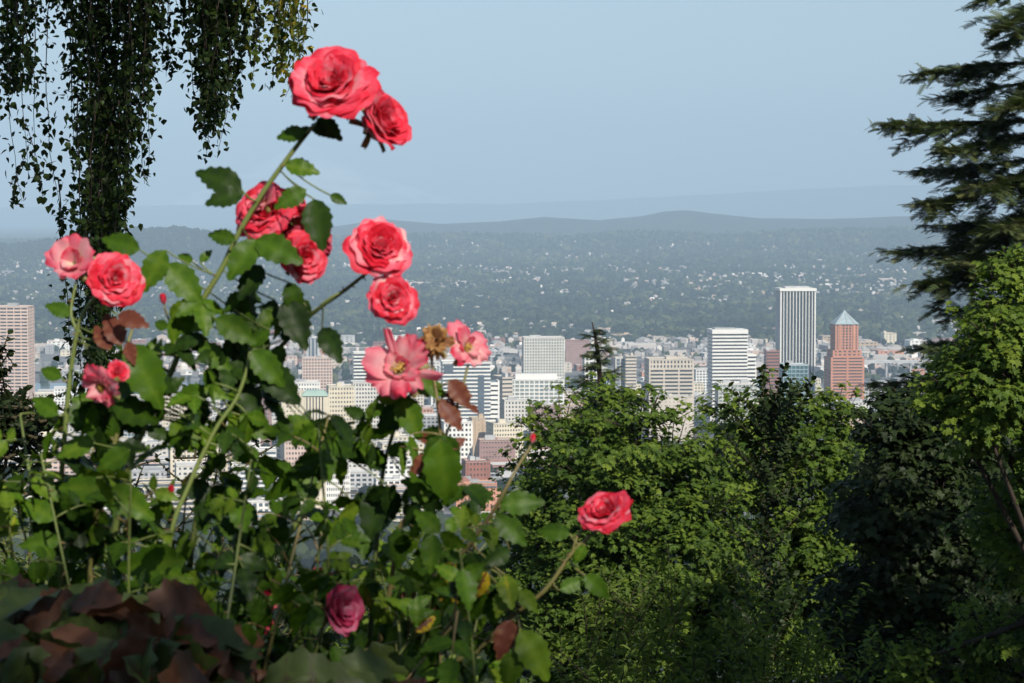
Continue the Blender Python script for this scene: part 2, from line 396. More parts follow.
# ------------------------------------------------------------------ city buildings
FOOT = []
GRID = 0.16
def floors_of(root, w, dp, z0, h, nf, nb, style, wall, glass, sp=0.45, pier=0.25, inset=0.45, name='window_band', side_nb=None):
    """storeys between z0 and z0+h: wall mesh of bands and piers, one glazing part per storey (or per bay)"""
    fh = h / nf; mb = MB()
    def face_piers(n_, length, width, sd, out, hh, p0=None):
        """piers on the two faces of one direction, each its own depth of wall"""
        for i in range(n_ + 1):
            q = -length / 2 + length * i / n_; q = min(max(q, -length / 2 + width / 2 - .1), length / 2 - width / 2 + .1)
            for sg in (-1, 1):
                t = inset + out
                if sd == 'x': mb.box((q, sg * (dp / 2 + out - t / 2), z0 + hh / 2), (width * (1.8 if p0 and i in (0, n_) else 1), t, hh))
                else: mb.box((sg * (w / 2 + out - t / 2), q, z0 + hh / 2), (t, width, hh))
    ns = side_nb or max(2, round(dp / (w / nb)))
    if style == 'pier':
        bw = w / nb; sw = dp / ns
        g = MB(); g.box((0, 0, h / 2), (bw, dp - 2 * inset, h - 0.02)); gm = g.mesh('window_strip', glass)
        for i in range(nb): link('window_strip', gm, root, (-w / 2 + bw * (i + .5), 0, z0)).scale = (1 if 0 < i < nb - 1 else .8, 1, 1)
        g = MB(); g.box((0, 0, h / 2), (w - 2 * inset, sw * .96, h - 0.05)); gm = g.mesh('window_strip', glass)
        for i in range(ns): link('window_strip', gm, root, (0, (-dp / 2 + sw * (i + .5)) * .93, z0))
        face_piers(nb, w, bw * pier, 'x', .15, h, True); face_piers(ns, dp, sw * pier, 'y', .2, h - .03)
    else:
        g = MB(); g.box((0, 0, fh * (1 - sp) / 2), (w - 2 * inset, dp - 2 * inset, fh * (1 - sp))); gm = g.mesh(name, glass)
        for k in range(nf):
            zb = z0 + k * fh
            mb.box((0, 0, zb + fh * sp / 2), (w, dp, fh * sp))
            link(name, gm, root, (0, 0, zb + fh * sp))
        mb.box((0, 0, z0 + h + .25), (w + .1, dp + .1, .5))
        if style in ('grid', 'punch'):
            face_piers(nb, w, w / nb * pier, 'x', .12, h - .04); face_piers(ns, dp, dp / ns * pier, 'y', .15, h - .08)
    return mb.build('wall', wall, root)

def roof_of(root, w, dp, z, roofm, wallm, units=2, seed=0, parapet=.9):
    r = random.Random(seed); mb = MB(); mb.box((0, 0, z + .3), (w - .9, dp - .9, .6)); mb.build('roof', roofm, root)
    if parapet:
        p = MB()
        for sx in (-1, 1): p.box((sx * (w / 2 - .2), 0, z + .5 + parapet / 2), (.4, dp, parapet)); p.box((0, sx * (dp / 2 - .22), z + .5 + parapet / 2), (w - .82, .4, parapet))
        p.build('parapet', wallm, root)
    for i in range(units):
        u = MB(); a, b_, c = r.uniform(.12, .34) * w, r.uniform(.15, .35) * dp, r.uniform(2, 4.2)
        u.box((r.uniform(-.28, .28) * w, r.uniform(-.28, .28) * dp, z + .6 + c / 2), (a, b_, c)); u.build('rooftop_unit', r.choice([M['grey'], M['lightgrey'], wallm]), root)

def building(name, label, x0, x1, ytop, d, dp, style, nb, wall, glass='glass', rot=GRID, fh=3.9, sp=.45, pier=.25, roof='lightgrey', units=2, cat='building', group=None, side_nb=None, inset=.45):
    w = (x1 - x0) / F * d; cx = ((x0 + x1) / 2 - 512) / F * d
    top = P(512, ytop, d)[2]; base = float(ground(cx, d)) - 1.0; h = top - base
    root = thing(name, label, cat, (cx, d + dp / 2, base), rot, group)
    nf = max(2, round(h / fh))
    floors_of(root, w, dp, 0, h, nf, nb, style, M[wall], M[glass], sp, pier, inset, side_nb=side_nb)
    roof_of(root, w, dp, h + .5, M[roof], M[wall], units, seed=int(x0 * 7 + d))
    FOOT.append((cx, d + dp / 2, max(w, dp) * .62 + 8, x0, x1, ytop, d))
    return root, w, h, base

def heroes():
    B = building
    # tallest tower: white piers
    r, w, h, b = B('office_tower', 'tallest tower with white vertical piers and dark window strips', 780, 815, 291, 3000, 38, 'pier', 11, 'white', 'glass', .05, pier=.23, units=0, cat='skyscraper', side_nb=9, inset=.8)
    c = MB(); c.box((0, 0, h + 1.6), (w + 2.6, 40.4, 3.4)); c.build('cornice', M['white'], r)
    u = MB(); u.box((0, 0, h + 4.4), (w * .7, 24, 2.2)); u.build('penthouse', M['lightgrey'], r)
    # brick tower with pyramid roof
    d = 2900; cx = (847 - 512) / F * d; base = float(ground(cx, d)) - 1; k = d / F
    r = thing('brick_tower', 'orange brick tower with stepped shoulders and blue grey pyramid roof', 'skyscraper', (cx, d + 20, base), .10)
    z1 = P(0, 358, d)[2] - base; z2 = P(0, 351, d)[2] - base; z3 = P(0, 325, d)[2] - base; z4 = P(0, 312, d)[2] - base
    w1, w3 = 34 * k, 23.5 * k
    floors_of(r, w1, 36, 0, z1, 20, 2, 'grid', M['orange'], M['glass'], .6, .12)
    floors_of(r, w1 * .86, 31, z1 + .6, z2 - z1 - .6, 2, 6, 'punch', M['orange'], M['glass'], .55, .45)
    floors_of(r, w3, 26, z2 + .6, z3 - z2 - .6, 9, 7, 'punch', M['orange'], M['glass'], .4, .45)
    for sx in (-1, 1):
        q = MB(); q.box((sx * w3 * .30, -13.3, z2 + (z3 - z2) * .52), (1.6, 1.2, (z3 - z2) * 1.02)); q.build('pilaster', M['salmon'], r)
    p = MB(); hw = w3 * .53; pv = [(-hw, -14.5, z3 + .5), (hw, -14.5, z3 + .5), (hw, 14.5, z3 + .5), (-hw, 14.5, z3 + .5), (-2.5, -2.5, z4 - 1.5), (2.5, -2.5, z4 - 1.5), (2.5, 2.5, z4 - 1.5), (-2.5, 2.5, z4 - 1.5), (0, 0, z4 + 2)]
    p.add(pv, [np.array([(0, 1, 5, 4), (1, 2, 6, 5), (2, 3, 7, 6), (3, 0, 4, 7), (3, 2, 1, 0)]), np.array([(4, 5, 8), (5, 6, 8), (6, 7, 8), (7, 4, 8)])])
    ro = p.build('pyramid_roof', M['slate'], r)
    for sx in (-.5, 0, .5):
        q = MB(); a = np.array((sx * hw * 1.3, -14.7 + 0, z3 + .8)); e = np.array((sx * 3, -3, z4 - 1.4)); q.tube([a, (a + e) / 2 + (0, -.15, .15), e], .35, 4); q.build('roof_rib', M['lightgrey'], ro)
    FOOT.append((cx, d + 20, 30, 829, 864, 312, d))
    B('glass_block', 'teal glass block with pale parapet standing before the tallest tower', 783, 808, 366, 2620, 26, 'grid', 6, 'slate', 'tealglass', .07, pier=.12, sp=.2, roof='white', fh=4.2)
    B('brick_block', 'dark red brick slab block left of the tallest tower', 766.5, 780, 352, 2900, 22, 'band', 5, 'brick', 'glass', .05, sp=.6, units=1)
    # white banded tower
    r, w, h, b = B('banded_tower', 'white tower of horizontal bands with a lower wing on its right', 711, 747, 334, 2700, 34, 'band', 8, 'white', 'glass', .10, sp=.52, units=0, cat='skyscraper', inset=.9)
    c = MB(); c.box((0, 0, h + 2.6), (w + .6, 34.6, 4.6)); c.build('cap', M['white'], r)
    u = MB(); u.box((-4, 0, h + 5.6), (w * .6, 18, 1.6)); u.build('rooftop_unit', M['grey'], r)
    wing_w = 9 * 2700 / F; zt = P(0, 353, 2700)[2] - b
    wg = MB(); nfl = 19
    for k in range(nfl): wg.box((w / 2 + wing_w / 2 + .6, 2, zt * (k + .3) / nfl), (wing_w, 28, zt / nfl * .52))
    wo_ = wg.build('wing', M['white'], r); g = MB(); g.box((w / 2 + wing_w / 2 + .2, 2, zt / 2 - 1), (wing_w - 1.6, 26.4, zt - 2.2)); g.build('wing_glazing', M['glass'], wo_)
    B('glass_annex', 'pale green glass annex at the foot of the white banded tower', 718, 757, 385, 2540, 24, 'grid', 10, 'offwhite', 'paleglass', .08, sp=.3, pier=.15, roof='white')
    # beige office
    r, w, h, b = B('beige_office', 'beige office block with three bays of ribbon windows under square attic windows', 648, 693, 370, 2520, 40, 'grid', 3, 'beige', 'glass', .07, sp=.5, pier=.10, units=0)
    floors_of(r, w, 40, h + .6, 9.0, 2, 13, 'punch', M['beige'], M['glass'], .42, .5)
    roof_of(r, w, 40, h + 10.2, M['beige'], M['beige'], 2, 3)
    B('podium_block', 'plain beige podium block in front of the beige office', 655, 692, 398, 2440, 22, 'punch', 9, 'beige', 'glass', .07, sp=.8, pier=.7)
    B('tan_tower', 'tan striped block right of the conifer tip', 625, 636, 357, 2820, 18, 'band', 4, 'beige', 'glass', .1, sp=.6, units=1)
    B('dark_block', 'dark glass block with white frame beside the tan striped block', 615, 625, 359, 2830, 16, 'grid', 2, 'offwhite', 'blueglass', .1, sp=.15, pier=.2, units=1)
    B('framed_block', 'white block of large square bays left of the conifer tip', 584, 597, 356, 2850, 20, 'grid', 3, 'white', 'glass', .1, sp=.3, pier=.3, units=1, fh=7)
    # grid tower and its neighbour
    r, w, h, b = B('grid_tower', 'grey beige tower with a fine square grid of windows', 523, 564, 339, 2720, 30, 'grid', 15, 'offwhite', 'paleglass', .06, sp=.34, pier=.34, units=1, cat='skyscraper', fh=3.4)
    r, w, h, b = B('cream_grid_block', 'white hotel block of tall window bays before the grid tower', 509, 563, 381, 2420, 26, 'grid', 11, 'white', 'paleglass', .06, sp=.32, pier=.2, units=0)
    u = MB(); u.box((0, 0, h + 3.6), (w * .78, 14, 6)); u.build('penthouse', M['white'], r)
    B('hotel_block', 'small white block with rows of square windows before the hotel block', 503, 530, 402, 2250, 22, 'punch', 8, 'offwhite', 'glass', .12, sp=.5, pier=.5)
    # banded tower behind the faded rose
    r, w, h, b = B('striped_tower', 'wide office tower of white and grey stripes below the pale roses', 441, 489, 364, 2220, 30, 'band', 10, 'white', 'blueglass', .10, sp=.42, units=1, cat='skyscraper', inset=.5, fh=3.6)
    s = MB(); s.box((w * .30, -15.2, h * .45), (w * .13, .5, h * .86)); s.build('glass_panel', M['blueglass'], r)
    s = MB(); s.box((-w * .38, -15.2, h - 4.5), (w * .2, .6, 7)); s.build('dark_panel', M['blueglass'], r)
    sw = 9 * 2220 / F; zt = P(0, 381, 2220)[2] - b; q = MB(); nfl = 16
    for k in range(nfl): q.box((w / 2 + sw / 2 + .3, -2, zt * (k + .35) / nfl), (sw, 20, zt / nfl * .62))
    q.box((w / 2 + sw - .5, -2, zt / 2), (1.4, 20.4, zt)); qo = q.build('balcony_wing', M['white'], r)
    g = MB(); g.box((w / 2 + sw / 2, -1.5, zt / 2 - .5), (sw - 1.5, 18, zt - 1.5)); g.build('glazing', M['glass'], qo)
    B('concrete_block', 'narrow concrete block between the striped tower and the hotel', 497, 508, 379, 2330, 34, 'band', 3, 'beige', 'glass', .30, sp=.62)
    B('low_brick_block', 'low mauve brick block with pale cornice under the hotel', 530, 562, 408, 2200, 20, 'punch', 10, 'mauve', 'glass', .08, sp=.65, pier=.5, roof='lightgrey')
    B('apartment_house', 'cream apartment house with grey roof below the striped tower', 489, 520, 425, 2050, 22, 'punch', 11, 'cream', 'glass', .30, sp=.55, pier=.5, roof='grey')
    B('brick_hall', 'long pinkish brick hall with flat roof above the dark trees', 478, 514, 442, 1930, 18, 'punch', 12, 'mauve', 'glass', .12, sp=.7, pier=.6, roof='cream')
    B('white_apartments', 'white apartment block with windows in pairs behind brown rose leaves', 441, 470, 424, 1950, 22, 'punch', 7, 'white', 'glass', .2, sp=.5, pier=.45)
    B('green_block', 'small block with dull green wall beside the cream apartment house', 470, 484, 420, 2080, 14, 'punch', 3, 'tan', 'glass', .2, sp=.85, pier=.8, roof='copper', units=1)
    # brick house with gables
    r, w, h, b = B('brick_house', 'red brick house with pale flat roof and two front gables', 463, 488, 463, 1680, 16, 'punch', 7, 'brick', 'glass', .2, sp=.6, pier=.6, roof='offwhite')
    for k in (-.18, .18):
        g = MB(); a = w * .16; g.add([(k * w - a, -11, h * .45), (k * w + a, -11, h * .45), (k * w, -11, h * .45 + a * 1.3), (k * w - a, -7, h * .45), (k * w + a, -7, h * .45), (k * w, -7, h * .45 + a * 1.3)], [np.array([(0, 1, 4, 3), (1, 2, 5, 4), (2, 0, 3, 5)]), np.array([(0, 2, 1), (3, 4, 5)])])
        g.build('gable', M['offwhite'], r)
    # salmon building with turret
    r, w, h, b = B('salmon_building', 'salmon brick building with a corner turret and dark cornice', 455, 496, 486, 1560, 20, 'punch', 11, 'salmon', 'glass', .06, sp=.55, pier=.55, roof='grey')
    t = MB(); t.tube([(-w * .32, -5, 0), (-w * .32, -5, h + 3.2)], 4.4, 10); to = t.build('turret', M['salmon'], r)
    t = MB(); t.tube([(-w * .32, -5, h + 3.2), (-w * .32, -5, h + 4.6), (-w * .32, -5, h + 6)], [4.7, 3.0, .1], 10); t.build('turret_roof', M['brick'], to)
    t = MB(); t.box((w * .05, 0, h - .6), (w * .9, 21.2, .9)); t.build('cornice', M['darkroof'], r)
    # far left pink tower
    B('pink_tower', 'pinkish tower of stacked window rows cut by the left edge of the picture', -22, 27.5, 308, 2600, 34, 'grid', 7, 'pinkish', 'glass', .0, sp=.55, pier=.14, cat='skyscraper', fh=3.7, units=1)
    # cream complex behind the bush
    r, w, h, b = B('arcade_block', 'cream block with green copper roof and tall vertical windows', 301, 326, 397, 2130, 20, 'pier', 8, 'cream', 'glass', .06, pier=.62, units=0, roof='copper', side_nb=6)
    t = MB(); t.add([(-w / 2 - 1, -11, h + .8), (w / 2 + 1, -11, h + .8), (w / 2 + 1, 11, h + .8), (-w / 2 - 1, 11, h + .8), (-w * .36, -6, h + 5.5), (w * .36, -6, h + 5.5), (w * .36, 6, h + 5.5), (-w * .36, 6, h + 5.5)], [np.array([(0, 1, 5, 4), (1, 2, 6, 5), (2, 3, 7, 6), (3, 0, 4, 7), (4, 5, 6, 7), (3, 2, 1, 0)])]); t.build('copper_roof', M['copper'], r)
    B('cream_store', 'tall cream store block of many small windows right of the copper roof', 326, 352, 388, 2200, 26, 'punch', 9, 'cream', 'glass', .16, sp=.55, pier=.5)
    B('cream_store', 'stepped cream store block reaching towards the ragged pale rose', 350, 385, 384, 2260, 28, 'punch', 12, 'offwhite', 'glass', .16, sp=.5, pier=.45)
    B('cream_store', 'low cream block left of the copper roof', 279, 302, 393, 2180, 20, 'punch', 6, 'cream', 'glass', .16, sp=.7, pier=.6)
    B('white_store', 'white block standing behind the copper roof', 291, 318, 384, 2330, 22, 'punch', 10, 'white', 'glass', .12, sp=.6, pier=.5)
    B('grey_tower', 'slim grey tower with blue glass front far behind the copper roof', 306, 318, 339, 3220, 18, 'pier', 3, 'lightgrey', 'blueglass', .1, pier=.3, units=1, cat='skyscraper', side_nb=3)
    B('mauve_block', 'wide mauve block under the slim grey tower', 301, 331, 359, 3120, 24, 'punch', 10, 'pinkish', 'glass', .1, sp=.5, pier=.4)
    B('banded_block', 'white block of dark ribbon windows left of the ragged pale rose', 352, 378, 354, 2750, 26, 'band', 6, 'white', 'glass', .12, sp=.45)
    B('brown_block', 'brown pink block with a pale edge left of the cream buildings', 243, 269, 393, 2330, 22, 'punch', 10, 'mauve', 'glass', .05, sp=.5, pier=.5)
    B('ribbon_block', 'low white block of ribbon windows above the bush leaves', 238, 274, 452, 1760, 20, 'band', 6, 'white', 'blueglass', .1, sp=.5)
    B('pink_apartments', 'pale pink apartment block behind the middle of the bush', 283, 314, 432, 1900, 20, 'punch', 10, 'pinkish', 'glass', .1, sp=.55, pier=.5)
    B('yellow_villa', 'pale yellow villa with stepped front in the middle of the bush', 292, 322, 480, 1560, 18, 'punch', 6, 'cream', 'glass', .2, sp=.75, pier=.7)
    B('arched_block', 'white building with close rows of windows beside the yellow villa', 322, 348, 470, 1640, 16, 'punch', 12, 'white', 'glass', .12, sp=.5, pier=.5)
    B('cream_offices', 'cream office block with notched roof right of the pink tower', 160, 186, 398, 2280, 22, 'punch', 8, 'cream', 'glass', .1, sp=.6, pier=.5)
    B('blue_office', 'grey blue office block seen through the left rose stems', 118, 150, 405, 2250, 22, 'grid', 9, 'lightgrey', 'tealglass', .1, sp=.4, pier=.3)
    # low red roofed hall beyond the river and the viaduct
    B('red_roof_hall', 'long low reddish hall beyond the grid tower', 566, 590, 342, 3900, 40, 'punch', 12, 'mauve', 'glass', .0, sp=.8, pier=.7, units=0, roof='brick')
    d = 3700; x0, x1 = (855 - 512) / F * d, (1040 - 512) / F * d; z = P(0, 362, d)[2]
    r = thing('viaduct', 'pale concrete road viaduct behind the brick tower', 'viaduct', (x0, d, -250), 0)
    L = x1 - x0; mb = MB(); mb.box((L / 2, 0, z + 250), (L, 14, 2.6)); mb.box((L / 2, -7.1, z + 252), (L, .35, 1.4)); mb.box((L / 2, 7.1, z + 252), (L, .35, 1.4)); mb.build('deck', M['lightgrey'], r)
    pm = MB(); pm.box((0, 0, (z + 248) / 2), (3, 9, z + 248)); pm.box((0, 0, z + 247.2), (3.4, 13, 1.6)); me = pm.mesh('pillar', M['grey'])
    for k in range(8): link('pillar', me, r, (12 + k * (L - 24) / 7, 0, 0))
heroes()

def generics():
    """the rest of the blocks in the street grid, each a building of its own"""
    wl = ['white', 'offwhite', 'cream', 'beige', 'pinkish', 'grey', 'brick', 'mauve', 'tan', 'salmon', 'lightgrey']
    wt = [6, 8, 8, 5, 3, 3, .8, .7, 1.8, .8, 4]
    nm = {'white': 'white', 'offwhite': 'off-white', 'cream': 'cream', 'beige': 'beige', 'pinkish': 'pinkish', 'grey': 'grey', 'brick': 'red brick', 'mauve': 'mauve brick', 'tan': 'tan brick', 'salmon': 'salmon', 'lightgrey': 'light grey'}
    r = random.Random(5); n = 0
    d = 1480.0
    while d < 3250:
        step = r.uniform(64, 84)
        half = 0.225 * d + 20; x = -half + r.uniform(0, 30)
        while x < half:
            wdt = r.uniform(22, 52); xc = x + wdt / 2; x += wdt + r.choice([5, 8, 14, 22])
            dd = d + r.uniform(-16, 16) + 0.16 * xc
            px = xc / dd * F + 512
            if px > 545 and dd < 2350: continue
            if px > 560 and dd < 2600: continue
            if (dd < 1560 and px < 250) or px < -6 or px > 1000: continue
            dp = r.uniform(16, 34); h = r.choice([9, 12, 14, 17, 21, 26]) * r.uniform(.85, 1.15)
            if dd < 1750: h = r.uniform(7, 15)
            if r.random() < .06 and dd > 2300: h *= 1.8
            base = float(ground(xc, dd)) - 1
            if any(abs(xc - fx) < fr + wdt * .5 and abs(dd + dp / 2 - fy) < fr + dp * .5 for fx, fy, fr, *_ in FOOT): continue
            top_y = HZ - (base + h) / dd * F
            # keep the fronts of the named buildings in sight
            for fx, fy, fr, a0, a1, yt, fd in FOOT:
                if dd < fd and a0 - 4 < px < a1 + 4:
                    vis = yt + (0.60 if fd > 2000 else .85) * (HZ - float(ground(fx, fd)) / fd * F - yt)
                    if top_y < vis: h = max(5, (HZ - vis) / F * dd - base); top_y = HZ - (base + h) / dd * F
            wn = r.choices(wl, wt)[0]; st = r.choice(['punch', 'punch', 'band', 'grid'])
            root = thing('city_block', f'small {nm[wn]} block among the downtown rooftops', 'building', (xc, dd + dp / 2, base), GRID + r.uniform(-.05, .05), 'small blocks in the downtown streets')
            nf = max(2, round(h / 3.9)); nb = max(3, round(wdt / 4.2))
            floors_of(root, wdt, dp, 0, h, nf, nb, st, M[wn], M[r.choice(['glass', 'glass', 'blueglass'])], r.uniform(.42, .62), r.uniform(.3, .5), .35)
            roof_of(root, wdt, dp, h + .5, M[r.choice(['lightgrey', 'lightgrey', 'offwhite', 'grey', 'darkroof', 'white'])], M[wn], r.choice([0, 1, 2]), n)
            FOOT.append((xc, dd + dp / 2, max(wdt, dp) * .5, 0, -1, 0, dd)); n += 1
        d += step
    # flat-roofed warehouses on the far bank
    k = 0
    while k < 280:
        dd = r.uniform(3650, 5000); px = r.uniform(-30, 1060); xc = (px - 512) / F * dd
        if any(abs(xc - fx) < fr + 20 and abs(dd - fy) < fr + 10 for fx, fy, fr, *_ in FOOT): continue
        wdt = r.uniform(14, 58); dp = r.uniform(20, 40); h = r.choice([6, 7, 8, 10, 13, 16]) * r.uniform(.8, 1.2)
        wn = r.choices(wl, [4, 5, 3, 5, 3, 4, 2.4, 2, 2, 1, 5])[0]; rf = r.choice(['white', 'lightgrey', 'lightgrey', 'offwhite', 'darkroof', 'grey', 'grey', 'beige', 'brick'])
        root = thing('warehouse', f'low {nm[wn]} warehouse on the far river bank', 'warehouse', (xc, dd, -250.5), GRID * .5 + r.uniform(-.05, .05), 'warehouses on the far bank')
        nf = max(1, round(h / 4.5)); floors_of(root, wdt, dp, 0, h, nf, max(3, int(wdt / 8)), 'punch', M[wn], M['glass'], .62, .5, .3)
        roof_of(root, wdt, dp, h + .5, M[rf], M[wn], r.choice([0, 0, 1, 2]), k)
        FOOT.append((xc, dd, max(wdt, dp) * .5, 0, -1, 0, dd)); k += 1
    return n
print('generic blocks', generics())

def city_trees():
    mb = MB(); N = 4600
    d = rng.uniform(1150, 4900, N); px = rng.uniform(-40, 1064, N); x = (px - 512) / F * d
    dens = np.where(d < 1500, .9, np.where(d < 2000, .75, np.where(d > 3600, .85, .3)))
    keep = (rng.random(N) < dens) & (fbm(x / 160, d / 160) > .42)
    fx = np.array([(a, b, c) for a, b, c, *_ in FOOT])
    for i in range(N):
        if keep[i] and (np.hypot(fx[:, 0] - x[i], fx[:, 1] - d[i]) < fx[:, 2] + 1).any(): keep[i] = False
    x, d = x[keep], d[keep]
    blobs(mb, np.stack([x, d, ground(x, d)], -1), rng.uniform(3.2, 6.5, len(x)), 1.15, True)
    # dark park trees below the striped tower and on the foot of the hill
    N = 900; px = rng.uniform(-30, 640, N); d = 1000 + 520 * rng.random(N); x = (px - 512) / F * d
    blobs(mb, np.stack([x, d, ground(x, d)], -1), rng.uniform(3.5, 6.5, N), 1.3, True)
    N = 200; px = rng.uniform(425, 530, N); d = rng.uniform(1720, 1860, N); x = (px - 512) / F * d
    ok = [not (np.hypot(fx[:, 0] - a, fx[:, 1] - b) < fx[:, 2]).any() for a, b in zip(x, d)]
    x, d = x[ok], d[ok]
    blobs(mb, np.stack([x, d, ground(x, d)], -1), rng.uniform(4, 7, len(x)), 1.2, True)
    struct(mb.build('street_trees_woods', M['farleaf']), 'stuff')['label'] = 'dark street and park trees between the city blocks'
rng = np.random.default_rng(203)
city_trees()

# ------------------------------------------------------------------ foliage templates
def T_maple():
    h = [(0.0, 0.0), (.26, -.06), (.20, .08), (.52, .16), (.30, .30), (.58, .58), (.24, .60), (0, 1.0)]
    pts = h + [(-x, y) for x, y in h[-2:0:-1]]
    v = np.array([(0, .38, 0)] + [(x, y, .22 * abs(x) - .12 * (y - .4) ** 2) for x, y in pts])
    n = len(pts); f = np.array([(0, i + 1, (i + 1) % n + 1) for i in range(n)])
    v[:, 1] -= 0.0
    return v, [f]
def T_leaf(wd=.32, fold=.15, curl=.12):
    v = np.array([(0, 0, 0), (wd * .8, .28, fold * wd), (wd, .5, fold * wd), (wd * .55, .8, 0), (0, 1, -curl), (-wd * .55, .8, 0), (-wd, .5, fold * wd), (-wd * .8, .28, fold * wd), (0, .5, -.02)])
    return v, [np.array([(8, 0, 1), (8, 1, 2), (8, 2, 3), (8, 3, 4), (8, 4, 5), (8, 5, 6), (8, 6, 7), (8, 7, 0)])]
def T_birch():
    v = np.array([(0, 0, 0), (.36, .22, .04), (.30, .5, .03), (0, 1, -.1), (-.30, .5, .03), (-.36, .22, .04)])
    return v, [np.array([(0, 1, 2, 3), (0, 3, 4, 5)])]
def frames(nrml, ydir, scale):
    """matrices whose z is nrml and y is near ydir"""
    z = nrm(nrml); y = ydir - (ydir * z).sum(-1, keepdims=True) * z; y = nrm(y); x = np.cross(y, z)
    return np.stack([x, y, z], -1) * np.asarray(scale).reshape(-1, 1, 1)
def rdir(n): return nrm(rng.normal(size=(n, 3)))

MAPLE = T_maple(); LEAF = T_leaf(); BIRCH = T_birch(); NARROW = T_leaf(.14, .3, .2)

def bez(a, b, c, n):
    t = np.linspace(0, 1, n)[:, None]; a, b, c = map(np.asarray, (a, b, c))
    return (1 - t) ** 2 * a + 2 * t * (1 - t) * b + t * t * c

def broadleaf(name, label, base, lobes, ncl, leaf=.11, per=13, spread=.18, material='maple', tone0=.5, group=None, trunk_r=.14, inner=.25, lean=None):
    root = thing(name, label, 'tree', base, 0, group); base = np.asarray(base, float)
    lb = MB(); C = np.array([P(a, b, d) for a, b, d, r in lobes]); Rr = np.array([r / F * d for a, b, d, r in lobes])
    top = C[np.argmax(C[:, 2])]
    tk = MB(); sp = base + (top - base) * .45 + (0, 0, .2)
    pts = bez(base - (0, 0, .3), (base + sp) / 2 + (.15, 0, 0), top, 10)
    tk.tube(pts, np.linspace(trunk_r, trunk_r * .25, 10), 8)
    tko = link('trunk', tk.mesh('trunk', M['bark'], True), root); tko.location = -base
    for c, r in zip(C, Rr):
        k = rng.integers(2, 7); st = pts[k]
        lb.tube(bez(st, (st + c) / 2 - (0, 0, .3 * r), c, 7), np.linspace(trunk_r * .4, .015, 7), 5)
        for q in range(9):
            e = c + rdir(1)[0] * r * .6; lb.tube(bez(c - (c - st) * .15 * q / 9, (c + e) / 2 + (0, 0, .1 * r), e, 5), np.linspace(.018, .005, 5), 4)
    # leaf clusters
    prob = Rr ** 2 / (Rr ** 2).sum()
    # boughs: flattened leaf layers on the lobes
    nb_ = max(8, int(ncl / 13)); bl = rng.choice(len(C), nb_, p=prob); bd = nrm(rdir(nb_) + np.array((0, -.35, .15)))
    bp = C[bl] + bd * (Rr[bl] * rng.uniform(.62, 1.06, nb_))[:, None]; bi = rng.integers(0, nb_, ncl); li = bl[bi]
    cp = bp[bi] + rng.normal(0, 1, (ncl, 3)) * np.array((.30, .30, .085)) * Rr[li][:, None]; cp[:, 2] -= .22 * ((cp - bp[bi])[:, :2] ** 2).sum(1) / Rr[li]
    ni = int(ncl * inner); li[:ni] = rng.choice(len(C), ni, p=prob); cp[:ni] = C[li[:ni]] + rdir(ni) * (Rr[li[:ni]] * rng.uniform(.2, .8, ni))[:, None]
    dv = nrm(cp - C[li])
    # pull out those buried in another lobe
    D = np.linalg.norm(cp[:, None] - C[None], axis=-1) / Rr[None]
    keep = D.min(1) > .22; cp, dv = cp[keep], dv[keep]
    ns = ncl // 7; k = rng.choice(len(C), ns, p=prob); sv = nrm(rdir(ns) * (1, 1, .5) + (0, 0, .75)); sp_ = C[k] + sv * (Rr[k] * rng.uniform(1.0, 1.45, ns))[:, None]
    ok = (np.linalg.norm(sp_[:, None] - C[None], axis=-1) / Rr[None]).min(1) > .95; sh = lb
    for q, c_, r_ in zip(sp_[ok], C[k][ok], Rr[k][ok]): sh.tube(bez(c_ + (q - c_) * .55, (c_ + q) / 2 + (q - c_) * .25 + rng.normal(0, .04, 3), q, 5), np.linspace(.009, .003, 5), 4)
    lo = link('limb', lb.mesh('limb', M['bark'], True), root); lo.location = -base
    nshoot = int(ok.sum()); cp = np.concatenate([cp, sp_[ok]]); dv = np.concatenate([dv, sv[ok]]); n = len(cp)
    cn = nrm(dv * .40 + np.array((0, -.1, .80)) + SUNV * .2 + rng.normal(0, .20, (n, 3)))
    sc_ = rng.uniform(.6, 1.25, n); tone = rng.normal(tone0, .2, n); sc_[n - nshoot:] *= .55; tone[n - nshoot:] += .2
    N = n * per; ci = np.repeat(np.arange(n), per)
    t1 = nrm(np.cross(cn, rdir(n))); t2 = np.cross(cn, t1)
    rr = (.35 + .65 * rng.random(N)) * spread; an = rng.uniform(0, 6.283, N)
    off = t1[ci] * (rr * np.cos(an))[:, None] + t2[ci] * (rr * np.sin(an))[:, None]
    loc = cp[ci] + off * sc_[ci][:, None] - np.array((0, 0, 1)) * (rr ** 2 / spread * .5)[:, None] + rng.normal(0, .03, (N, 3))
    nn = nrm(cn[ci] + off / spread * .55 + rng.normal(0, .20, (N, 3)))
    yd = nrm(off + rng.normal(0, .06, (N, 3)) + np.array((0, 0, -.06)))
    mb = MB(); mb.inst(MAPLE[0] - (0, .3, 0), MAPLE[1], frames(nn, yd, leaf * rng.uniform(.5, 1.25, N)), loc, np.clip(tone[ci] + rng.normal(0, .16, N), 0, 1))
    o = link('crown', mb.mesh('crown', M[material]), root); o.location = -base
    return root

def gz(x, y): return float(ground(x, y))
def base_at(px, d): x = (px - 512) / F * d; return (x, d, gz(x, d))

